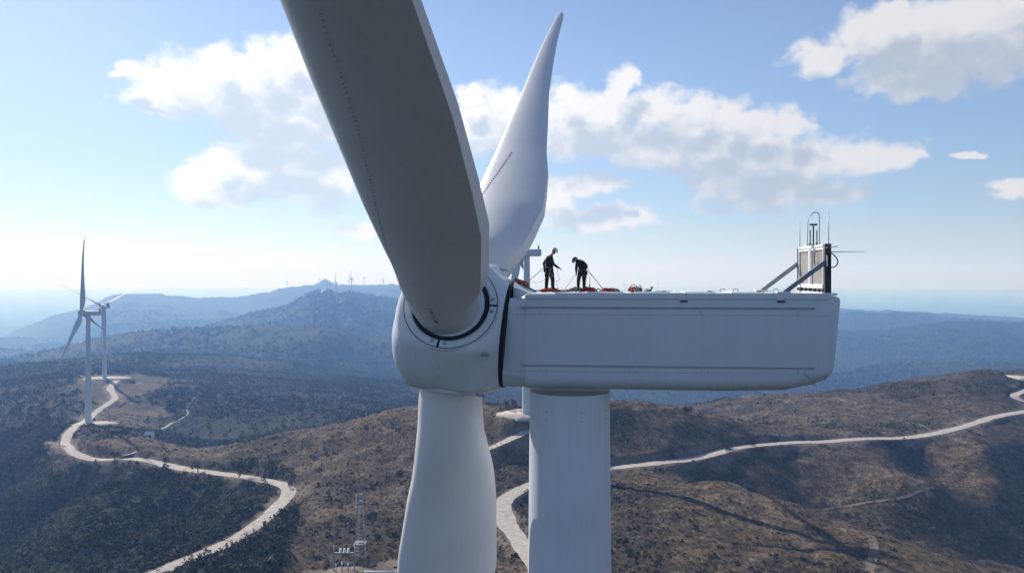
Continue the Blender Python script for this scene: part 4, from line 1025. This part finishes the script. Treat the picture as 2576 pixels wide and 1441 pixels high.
hand(J, CH, PM, 'wrL', (.05, -.15, -.95), (.1, 1, 0), 'a', 0); hand(J, CH, PM, 'wrR', (-.6, -.2, -.6), (.2, .9, .1), 'b', 0)
r2, P2 = person(1462, 0, 'stooping worker in dark clothing with head lowered to the left', J, CH, PM)
helmet(r2, P2, (-.245, .04, 1.325), (-.62, -.05, .52), (-.55, .2, -.75), 'strapb', 'helmet'); face(r2, P2, (-.225, .04, 1.30), (-.62, -.05, .52), (-.55, .2, -.75))
harness(r2, P2, (.045, 0, .91), (.05, 0, 1), (.165, .175), [((-.06, .03, .68), (0, 0, 1), .108, .108), ((.11, -.03, .68), (0, 0, 1), .105, .105)],
 [[(-.06, -.16, .94), (-.04, -.19, 1.15), (-.10, -.13, 1.34), (-.20, -.02, 1.26)], [(.12, -.15, .94), (.12, -.19, 1.14), (.02, -.17, 1.33), (-.08, -.05, 1.36)], [(-.04, -.19, 1.12), (.04, -.20, 1.08), (.12, -.19, 1.12)]],
 [((.22, -.06, .80), (.08, .10, .18), 'strapb'), ((.20, -.02, .64), (.07, .06, .07), 'cloth2'), ((-.05, -.17, .90), (.12, .04, .08), 'strap')])
# lanyards and hanging lines
def line(name, label, pts, r, m, group='safety lines of the workers'):
    mb = MB(); pts = [Vector(p) for p in pts]; out = []
    for i in range(len(pts)-1):
        a = pts[max(i-1, 0)]; b = pts[i]; c_ = pts[i+1]; d = pts[min(i+2, len(pts)-1)]
        for t in (0, .25, .5, .75): out.append(.5*((2*b)+(c_-a)*t+(2*a-5*b+4*c_-d)*t*t+(3*b-a-3*c_+d)*t**3))
    out.append(pts[-1]); mb.tube(out, r, 6); return tag(mb.build(name, M[m]), label, 'rope', group)
c0 = W(1330, 707, 30.3)
line('lanyard', 'dark taut lanyard from the upright worker down to the orange ropes', [P1((-.20, -.05, 1.12)), P1((-.30, -.06, .95)), c0*.5+P1((-.3, 0, .95))*.5, c0], .014, 'ropegrey')
line('lanyard', 'thin sagging cream line behind the legs of the upright worker', [P1((-.15, .1, .55)), P1((-.35, .1, .43)), P1((-.60, .1, .40)), c0], .008, 'cream')
line('lanyard', 'thin wavy cord hanging from the stretched hand of the upright worker', [P1((.30, -.2, 1.02)), P1((.33, -.2, .88)), P1((.36, -.2, .68)), P1((.42, -.2, .57)), P1((.40, -.2, .50)), P1((.29, -.2, .46)), P1((.31, -.2, .30)), P1((.33, -.2, .12)), P1((.28, -.2, .02))], .008, 'ropegrey')
line('lanyard', 'thin line from the hand of the bent worker slanting down to the left', [P2((-.24, -.12, .76)), P2((-.40, -.10, .52)), P2((-.58, -.08, .27)), P2((-.76, -.05, .03))], .008, 'ropegrey')
line('lanyard', 'thick dark lanyard sloping from the bent worker down to the right', [P2((.22, -.10, 1.00)), P2((.34, -.10, .82)), P2((.60, -.06, .50)), P2((.95, 0, .08))], .016, 'ropegrey')
o = line('lanyard', 'vertical drop line with dark rope grab beside the bent worker', [P2((.35, -.10, .80)), P2((.35, -.10, .5)), P2((.34, -.10, .30)), P2((.34, -.10, .08))], .010, 'ropegrey')
mb = MB(); mb.box(P2((.335, -.10, .28)), (.045, .04, .10)); mb.build('rope_grab', M['black'], o, bevel=.01)
line('lanyard', 'slack cord lying from the drop line over to the red heap on the right', [P2((.50, -.05, .14)), P2((.75, -.05, .11)), P2((1.0, 0, .09)), P2((1.15, 0, .03))], .008, 'cream')
line('lanyard', 'short white loop hanging under the pouch of the bent worker', [P2((.20, -.1, .62)), P2((.22, -.1, .45)), P2((.19, -.1, .38)), P2((.17, -.1, .50))], .006, 'white')
# ---------------------------------------------------------------- the other turbines
def far_turbine(name_label, foot, hub_h, yaw_deg, theta0, L=60.0, cat='wind turbine', detail=True, group='wind turbines', sc=1.0, nl=15):
    fx, fy, fz = foot
    root = empty('wind_turbine', (fx, fy, fz), name_label, cat, group)
    yaw = math.radians(yaw_deg); n, u, v = rotor_frame(yaw, math.radians(5))
    ax = Vector((math.cos(yaw), -math.sin(yaw), 0)); sx = Vector((math.sin(yaw), math.cos(yaw), 0))
    L = L*hub_h/87.0 if detail else L; print('TURB', name_label[:30], round(fy), round(hub_h, 1))
    top = Vector((fx, fy, fz+hub_h)); H = top-ax*5.0*sc+Vector((0, 0, .3))
    nn = 24 if detail else 10
    mb = MB(); rings = []
    for k in np.linspace(0, 1, 7):
        rad = (2.4*(1-k)+1.6*k)*sc; rings.append([Vector((fx+rad*math.cos(2*math.pi*i/nn), fy+rad*math.sin(2*math.pi*i/nn), fz-1+(hub_h-1)*k)) for i in range(nn)])
    mb.loft(rings); mb.build('tower', M['farpaint'], root)
    mb = MB(); rings = []
    for (a, kx) in ((2.4, .8), (2.9, 1), (nl-1, 1), (nl-.2, .93), (nl, .8)):
        rings.append([H+ax*a*sc+sx*s*kx*sc+Vector((0, 0, z*kx*sc)) for (s, z) in nac_section(1.95, 1.3, -2.3, .2, (.6, .5), 3)])
    mb.loft(rings); nb = mb.build('nacelle', M['farpaint'], root)
    if detail:
        mb = MB(); c = H+ax*(nl-1.4)+Vector((0, 0, 2.2)); mb.box(c, (.6, 3.2, 1.9), Matrix((ax, sx, Vector((0, 0, 1)))).transposed())
        mb.tube([c+Vector((0, 0, .9)), c+Vector((0, 0, 2.4))], .08, 6); mb.build('cooler', M['darkgrey'], root)
    mb = MB(); rings = []
    for (a, k) in ((-2.4, .05), (-2.3, .5), (-1.8, .85), (-.8, 1), (2.2, 1), (2.4, .8)):
        rings.append([H+n*a*sc+(u*math.cos(2*math.pi*i/18)+v*math.sin(2*math.pi*i/18))*2.5*k*sc for i in range(18)])
    mb.loft(rings); mb.build('hub', M['farpaint'], root)
    for k in range(3):
        t = math.radians(theta0+120*k); d = u*math.cos(t)+v*math.sin(t); w = -u*math.sin(t)+v*math.cos(t)
        mb = MB(); mb.loft(blade_rings(H, d, n, w, r0=1.5, L=L, n=8 if detail else 4, step=2.5, sweep=1.0)); mb.build('blade', M['farpaint'], root)
    return root
def foot_at(px, py, d=None, zoff=0):
    if d is None: x, y, z = hit(px, py)
    else: x, y = (px-CXP)/F*d, d
    return (x, y, gz(x, y)+zoff)
def hub_of(px, py, d): return CZ-(py-E)/F*d
f = foot_at(222, 1066); far_turbine('tall wind turbine by the road bend at the left, one blade straight up', f, hub_of(222, 787, f[1])-f[2], -13, 13)
f = foot_at(263, 950); far_turbine('paler farther wind turbine just right of the near left one, blades in a wide V', f, hub_of(263, 771, f[1])-f[2], 38, 60, L=60)
f = foot_at(1325, 1043); far_turbine('wind turbine half hidden behind the big rotor, its box end showing over the roof', f, hub_of(1325, 635, f[1])-f[2], 5, -100, nl=12.6)
FT = [('faint wind turbine on the far ridge left of the rocky peak', 722, 709, 724, 10000, 20, 0, .9),
      ('barely visible wind turbine just left of the rocky peak', 805, 704, 716, 10000, 15, 5, .9),
      ('wind turbine standing lowest on the green hill beside the pale clearing', 846, 711.5, 754, 3640, 20, 3, 1),
      ('second wind turbine on the green hill, tallest against the sky', 884, 700.6, 738, 4450, 25, 5, 1),
      ('small wind turbine on the ridge just left of the tallest one', 878, 708, 718, 9000, 50, -5, 1),
      ('wind turbine with three blades spread wide near the end of the green hill', 916, 698.7, 734, 5050, -85, 80, 1),
      ('wind turbine nearest the big rotor on the green hill', 964.5, 705, 737, 5500, 30, 0, 1),
      ('tiny wind turbine seen over the roof between worker and rope bags', 1572, 714, 735, 7000, 35, 8, 1),
      ('tiny wind turbine close beside the one seen over the roof', 1577, 720, 735, 9500, 60, 3, 1)]
for (lb, px, hy, fy, d, yw, th, s) in FT:
    xh, dh, g = hit(px, fy, 1500, 9800, True)
    if dh < 9500: x, d = xh, dh
    else: x = (px-CXP)/F*d; g = gz(x, d)
    hh = hub_of(px, hy, d)-g
    far_turbine(lb, (x, d, g), hh, yw, th, L=(fy-hy)/F*d*.68, detail=False, sc=1.0)
# slim masts on the far ridge
for (lb, px, ty, d) in (('thin far mast between two turbines on the ridge', 948, 703, 8200), ('short far mast right of the tallest ridge turbine', 889, 707, 8200), ('thin mast rising over the roof right of the tiny turbines', 1655, 711, 6500)):
    x = (px-CXP)/F*d; g = gz(x, d); hz_ = CZ-(ty-E)/F*d
    mb = MB(); mb.tube([(x, d, g-1), (x, d, (g+hz_)/2), (x, d, hz_)], [2.2, 1.6, 1.1], 6); mb.tube([(x-4, d, hz_-6), (x+4, d, hz_-6)], .9, 5)
    tag(mb.build('radio_mast', M['galv'], None), lb, 'mast', 'thin masts on the far ridge')
# ---------------------------------------------------------------- vegetation
def foliage_mat(name, stops, trans=.0):
    m = bpy.data.materials.new(name); m.use_nodes = True; nt = m.node_tree; L = nt.links; b = nt.nodes['Principled BSDF']
    b.inputs['Roughness'].default_value = .85; b.inputs['Specular IOR Level'].default_value = .15
    a = nd(nt, 'ShaderNodeAttribute', attribute_name='tone'); r = nd(nt, 'ShaderNodeValToRGB'); e = r.color_ramp.elements
    while len(e) < len(stops): e.new(.5)
    for k, (p, c) in enumerate(stops): e[k].position = p; e[k].color = tuple(c)+(1,)
    L.new(a.outputs['Fac'], r.inputs['Fac']); L.new(r.outputs['Color'], b.inputs['Base Color']); return m
FM = foliage_mat('heath_foliage', [(0, (.014, .014, .008)), (.35, (.036, .030, .017)), (.65, (.085, .063, .038)), (1, (.16, .12, .078))])
WM = foliage_mat('woodland_foliage', [(0, (.009, .012, .007)), (.35, (.028, .031, .015)), (.65, (.075, .064, .034)), (1, (.165, .125, .075))])
def clumps(name, xyz, size, tone, tri, aspect, m, label, cat, seed):
    """many ragged leafy clumps as one mesh: tri little faces spread through each crown"""
    g = np.random.default_rng(seed); n = len(xyz)
    u = g.normal(size=(n, tri, 3)); u /= np.linalg.norm(u, axis=2)[:, :, None]; u[:, :, 2] = np.abs(u[:, :, 2])*1.0-.15
    rad = g.uniform(.55, 1.0, (n, tri, 1)); c = u*rad
    # conical narrowing to the top for tall ones
    c[:, :, :2] *= (1.05-.45*np.clip(c[:, :, 2:3], 0, 1))
    s = size[:, None, None]; asp = aspect[:, None]
    c = c*s; c[:, :, 2] *= asp; c += xyz[:, None, :]
    t1 = g.normal(size=(n, tri, 3)); t1 /= np.linalg.norm(t1, axis=2)[:, :, None]
    t2 = np.cross(t1, u); t2 /= np.linalg.norm(t2, axis=2)[:, :, None]+1e-6
    q = (size[:, None, None])*g.uniform(.28, .55, (n, tri, 1))*(14/tri)**.5
    v = np.stack([c-t1*q*.6-t2*q*.4, c+t1*q*.6-t2*q*.4, c+t2*q*.75], 2).reshape(-1, 3)
    tr = np.arange(n*tri*3).reshape(-1, 3)
    me = bpy.data.meshes.new(name); me.vertices.add(len(v)); me.vertices.foreach_set('co', v.astype(np.float32).ravel())
    me.loops.add(len(v)); me.loops.foreach_set('vertex_index', np.arange(len(v), dtype=np.int32))
    me.polygons.add(len(tr)); me.polygons.foreach_set('loop_start', (np.arange(len(tr))*3).astype(np.int32)); me.update(calc_edges=True)
    a = me.attributes.new('tone', 'FLOAT', 'POINT'); tt = np.repeat(tone, tri)+g.normal(0, .10, n*tri); a.data.foreach_set('value', np.repeat(np.clip(tt, 0, 1), 3).astype(np.float32))
    return tag(link(name, me, m, smooth=False), label, cat, kind='stuff')
def scatter(n, d0, d1, a0, a1, seed):
    g = np.random.default_rng(seed); d = np.sqrt(g.uniform(d0*d0, d1*d1, n)); a = g.uniform(a0, a1, n)
    return d*a, d           # depth d, tan azimuth a
def place(n, d0, d1, px0, px1, seed, dens, clear=1.0):
    x, y = scatter(n, d0, d1, (px0-CXP)/F, (px1-CXP)/F, seed); z, rd = ground(x, y)
    g = np.random.default_rng(seed+1); k = (g.random(n) < dens(x, y, z)) & (rd > clear)
    return x[k], y[k], z[k]
g = np.random.default_rng(77)
# heath shrubs on the near hills
def dn(x, y, z): return (.25+.75*ss(-.15, .3, fbm(x, y, 46, 4, 133)))*(1-.9*forest_of(x, y, z))
x, y, z = place(90000, 215, 700, -60, 2640, 5, dn, .6)
clumps('shrubs', np.c_[x, y, z], g.uniform(.35, 1.0, len(x))*(1+ (g.random(len(x)) < .06)*1.3), np.clip(g.normal(.62, .16, len(x))-.20*ss(0, .3, fbm(x, y, 46, 4, 133)), 0, 1), 12, g.uniform(.6, 1.0, len(x)), FM, 'low brown heath shrubs covering the near hills', 'shrubs', 11)
# woodland below the hairpin and beyond the first crests
def dw(x, y, z): return forest_of(x, y, z)*(.40+.60*ss(-.25, .12, fbm(x, y, 40, 4, 201)))
x, y, z = place(26000, 230, 640, -80, 800, 15, dw, 2.2)
clumps('wood', np.c_[x, y, z], g.uniform(.8, 1.9, len(x))*(1+(g.random(len(x)) < .25)*.9), np.clip(g.normal(.45, .17, len(x))+.9*fbm(x, y, 35, 3, 505), 0, 1), 40, g.uniform(.9, 1.6, len(x)), WM, 'dense dark scrub wood on the slope inside the hairpin road', 'trees', 12)
x, y, z = place(80000, 560, 1700, -80, 2640, 25, lambda x, y, z: forest_of(x, y, z)*(.25+.75*ss(-.25, .2, fbm(x, y, 130, 4, 301))), 3)
clumps('wood', np.c_[x, y, z], g.uniform(1.4, 3.8, len(x)), np.clip(g.normal(.48, .15, len(x))+.7*fbm(x, y, 120, 3, 509), 0, 1), 16, g.uniform(1.0, 2.0, len(x)), WM, 'leafless grey-brown wood spreading behind the first hills', 'trees', 13)
x, y, z = place(95000, 1700, 4500, -80, 2640, 35, lambda x, y, z: .15+.85*ss(-.2, .2, fbm(x, y, 300, 4, 401)), 4)
clumps('wood', np.c_[x, y, z], g.uniform(4, 8.0, len(x)), np.clip(g.normal(.42, .14, len(x))+.6*fbm(x, y, 300, 3, 507), 0, 1), 9, g.uniform(1.0, 2.0, len(x)), WM, 'far hazy forest on the blue ridges', 'trees', 14)
# single trees and bushes one can tell apart
def tree(name, label, px, py, h, w, tone, seed, group, bare=False, d=None, dense=220):
    if d is None: X, Y, Zg = hit(px, py)
    else: X, Y = (px-CXP)/F*d, d
    Zg = gz(X, Y); root = empty(name, (X, Y, Zg), label, 'bush' if name == 'bush' else 'tree', group)
    rn = random.Random(seed); mb = MB(); B = Vector((X, Y, Zg-.2))
    top = B+Vector((rn.uniform(-.1, .1)*h, 0, h*.7)); mb.tube([B, B*.5+top*.5+Vector((.05*h, 0, 0)), top], [h*.035+.05, h*.025+.03, .03], 6)
    for i in range(14 if bare else 6):
        t = rn.uniform(.25, .95); a = rn.uniform(0, 6.28); p = B*(1-t)+top*t; L_ = h*rn.uniform(.2, .45)*(1.1-t*.5)
        e = p+Vector((math.cos(a)*L_*w/h*1.2, math.sin(a)*L_*w/h*1.2, L_*.7)); mb.tube([p, p*.5+e*.5+Vector((0, 0, .05*h)), e], [.07, .045, .02], 4)
        if bare:
            for k in range(3):
                e2 = e+Vector((rn.uniform(-.15, .15)*h, rn.uniform(-.15, .15)*h, rn.uniform(.05, .2)*h)); mb.tube([p*.3+e*.7, e2], [.03, .012], 3)
    mb.build('trunk', M['bark'], root)
    gg = np.random.default_rng(seed); k = 9
    cen = np.c_[gg.normal(0, w*.24, k), gg.normal(0, w*.24, k), gg.uniform(.32, .88, k)*h]+[X, Y, Zg]
    if name == 'bush': cen[:, 2] = Zg+gg.uniform(.15, .6, k)*h
    o = clumps('crown', cen, np.full(k, w*.30)*gg.uniform(.7, 1.2, k), np.clip(gg.normal(tone, .15, k), 0, 1), (10 if bare else dense//4), np.full(k, 1.0 if name == 'bush' else 1.15), WM, 'x', 'x', seed)
    for q in ('label', 'category', 'kind'): del o[q]
    o.parent = root; o.matrix_parent_inverse = Matrix.Translation(-root.location)
    return root
M['bark'] = mat('bark', (.05, .042, .035), .9, noise=.4, nscale=5)
TR = [('dark round tree standing in the road at its first bend above the wood', 418, 1168, 4.5, 4), ('tall dark tree over the road edge left of the guard trees', 497, 1189, 7, 5), ('wide dark tree hiding the road between two straight stretches', 600, 1203, 7.5, 9), ('low tree below the road right of the wide dark one', 668, 1217, 4.5, 4), ('slim tree on the lower side of the road before the hairpin', 730, 1227, 3, 3), ('dark tree in shade below the side track', 288, 1166, 5, 7)]
for i, (lb, px, py, h, w) in enumerate(TR): tree('tree', lb, px, py, h, w, .2, 300+i, 'trees along the left road')
tree('tree', 'lone dark pine shrub on the hill right of the tower', 1727, 1037, 4.5, 7, .08, 320, None)
for i, (px, lb) in enumerate(((1272, 'bare tree left of the round pad behind the tower'), (1293, 'taller bare tree beside the round pad behind the tower'))): tree('bare_tree', lb, px, 1022, 5.5, 4, .6, 330+i, 'bare trees by the pad', bare=True)
BS = [(922, 1227, 2.4, 'pair-forming dark bush left of its twin above the lattice mast'), (935, 1223, 2.6, 'dark bush right of its twin above the lattice mast'), (930, 1305, 3.0, 'round dark bush right of the lattice mast at half height'), (977, 1309, 1.8, 'small bush nearest the lower blade'), (861, 1312, 2.6, 'dark bush left of the lattice mast'), (952, 1356, 2.6, 'upright dark bush right of the mast platform'),
      (1834, 1140, 2.6, 'small bush on the near edge of the right road'), (1894, 1122, 2.8, 'bush on the near edge of the right road before its straight part')]
for i, (px, py, h, lb) in enumerate(BS): tree('bush', lb, px, py, h, h*1.25, .12, 340+i, 'dark bushes on the brown slope')

# ---------------------------------------------------------------- hut, lattice mast and substation
X, Y, Zg = hit(376, 1096); Zg = gz(X, Y); root = empty('hut', (X, Y, Zg), 'tiny white gabled hut in the valley below the left turbines', 'hut')
mb = MB(); mb.box((X, Y, Zg+1.2), (5.5, 4, 3.2)); mb.build('wall', M['white'], root, smooth=False)
mb = MB(); mb.add([(X-3, Y-2.3, Zg+2.7), (X+3, Y-2.3, Zg+2.7), (X+3, Y+2.3, Zg+2.7), (X-3, Y+2.3, Zg+2.7), (X-3, Y, Zg+4.6), (X+3, Y, Zg+4.6)], [(0, 1, 5, 4), (2, 3, 4, 5), (0, 4, 3), (1, 2, 5), (3, 2, 1, 0)]); mb.build('roof', M['roof'], root, smooth=False)
mb = MB(); mb.box((X+1.2, Y-2.03, Zg+1.1), (1.3, .08, 2.2)); mb.build('door', M['darkgrey'], root, smooth=False)
# lattice mast
MX, MY = (906-CXP)/F*250, 250.0; MZ = gz(MX, MY); top = CZ-(1240-E)/F*MY; Hm = top-MZ
root = empty('lattice_mast', (MX, MY, MZ), 'slim steel lattice mast with white antennas left of the lower blade', 'mast')
def half(t): return 1.75*(1-t)+.62*t
mb = MB(); C4 = ((-1, -1), (1, -1), (1, 1), (-1, 1))
for (a, b) in C4: mb.tube([(MX+a*half(t), MY+b*half(t), MZ+Hm*t) for t in (0, .5, 1)], .075, 5)
mb.build('corner_posts', M['grey'], root)
mb = MB(); N_ = 18
for i in range(N_):
    t0, t1 = i/N_, (i+1)/N_
    for k in range(4):
        a = C4[k]; b = C4[(k+1) % 4]
        p = Vector((MX+a[0]*half(t0), MY+a[1]*half(t0), MZ+Hm*t0)); q = Vector((MX+b[0]*half(t1), MY+b[1]*half(t1), MZ+Hm*t1))
        mb.tube([p, q], .04, 4); p2 = Vector((MX+b[0]*half(t0), MY+b[1]*half(t0), MZ+Hm*t0)); mb.tube([p, p2], .035, 4)
mb.build('lattice_bracing', M['grey'], root)
for t, sx_ in ((.97, -1), (.87, -1), (.78, -1)):
    mb = MB(); mb.box((MX-half(t)-.45, MY-.5, MZ+Hm*t-.3), (.28, .35, 1.3)); mb.tube([(MX-half(t), MY-.5, MZ+Hm*t), (MX-half(t)-.45, MY-.5, MZ+Hm*t)], .05, 4); mb.build('panel_antenna', M['white'], root, smooth=False)
    mb = MB(); mb.box((MX+.4, MY-half(t)-.1, MZ+Hm*t+.5), (1.0, .2, .22)); mb.build('antenna_arm', M['white'], root, smooth=False)
mb = MB(); mb.box((MX, MY, MZ+Hm*.22), (3.9, 3.9, .12)); mb.box((MX+.6, MY-1.9, MZ+Hm*.22+.5), (1.8, .06, .35)); mb.build('platform', M['grey'], root, smooth=False)
for q in (-.5, .5):
    mb = MB(); mb.tube([(MX+q, MY, top), (MX+q*2, MY, top+1.8)], [.05, .02], 5); mb.build('whip_antenna', M['grey'], root)
# switchyard gantry
D_ = 236.0
def G(px): return (px-CXP)/F*D_
gx0, gx1 = G(839), G(892); g0 = gz((gx0+gx1)/2, D_); gt = CZ-(1390-E)/F*D_
root = empty('substation_gantry', ((gx0+gx1)/2, D_, g0), 'grey portal gantry of the substation with three white insulator stacks', 'gantry')
for gx in (gx0, gx1):
    mb = MB(); mb.bar((gx, D_, g0-.5), (gx, D_, gt+.9), .34, .34); mb.build('post', M['galv'], root, smooth=False)
    mb = MB(); mb.tube([(gx, D_, gt+.9), (gx, D_, gt+1.9)], .06, 5); mb.ball((gx, D_, gt+2.0), .25, 8, 6); mb.build('lamp', M['white'], root)
mb = MB(); mb.bar((gx0, D_, gt), (gx1, D_, gt), .42, .40); mb.build('beam', M['galv'], root, smooth=False)
for px in (857, 867, 877):
    mb = MB(); x_ = G(px)
    mb.tube([(x_, D_, gt+.2+.08*i) for i in range(17)], [.34 if i % 2 else .17 for i in range(17)], 10); mb.build('insulator', M['white'], root)
for i, px in enumerate((848, 856, 863, 871, 879, 886)):
    x_ = G(px); y_ = D_-1.5+(i % 2)*2.2; g1 = g0
    root = empty('switchgear_post', (x_, y_, g1), 'insulator post in the switchyard under the gantry, %s' % ('leftmost of the row', 'second from the left', 'third from the left', 'third from the right', 'second from the right', 'rightmost of the row')[i], 'switchgear', 'switchgear posts under the gantry')
    top_ = CZ-((1416, 1425, 1412, 1426, 1414, 1424)[i]-E)/F*y_
    mb = MB(); mb.bar((x_, y_, g1-.5), (x_, y_, top_-.9), .2); mb.build('post', M['galv'], root, smooth=False)
    mb = MB(); mb.tube([(x_, y_, top_-.9+.07*k) for k in range(14)], [.24 if k % 2 else .13 for k in range(14)], 8); mb.build('insulator', M['white'], root)
    mb = MB(); mb.bar((x_-.8, y_, top_+.06), (x_+.8, y_, top_+.06), .09); mb.build('busbar', M['galv'], root, smooth=False)
fx0, fx1 = G(800), G(935)
root = empty('fence', ((fx0+fx1)/2, D_+6, g0), 'low mesh fence with thin posts around the substation yard', 'fence')
for i in range(16):
    x_ = fx0+(fx1-fx0)*i/15; zz = gz(x_, D_+7); mb = MB(); mb.tube([(x_, D_+7, zz-.3), (x_, D_+7, zz+2.2)], .05, 5); mb.build('post', M['galv'], root)
for zz in (.5, 1.1, 1.7, 2.15):
    mb = MB(); mb.tube([(fx0+(fx1-fx0)*i/15, D_+7, gz(fx0+(fx1-fx0)*i/15, D_+7)+zz) for i in range(16)], .022, 4); mb.build('wire', M['galv'], root)
x_ = G(940); yy = 233.0; zz = gz(x_, yy); o = MB(); o.box((x_+4, yy, zz+.6), (13, .4, 1.5)); tag(o.build('wall', M['white'], bevel=.03), 'low white boundary wall at the right side of the substation', 'wall')
# roadside pole
px_, py_, pz_ = hit(757, 1324); mb = MB(); mb.tube([(px_, py_, gz(px_, py_)-.3), (px_, py_, gz(px_, py_)+5.5)], [.14, .09], 6); tag(mb.build('pole', M['galv']), 'thin roadside pole on the lower hairpin road', 'pole')
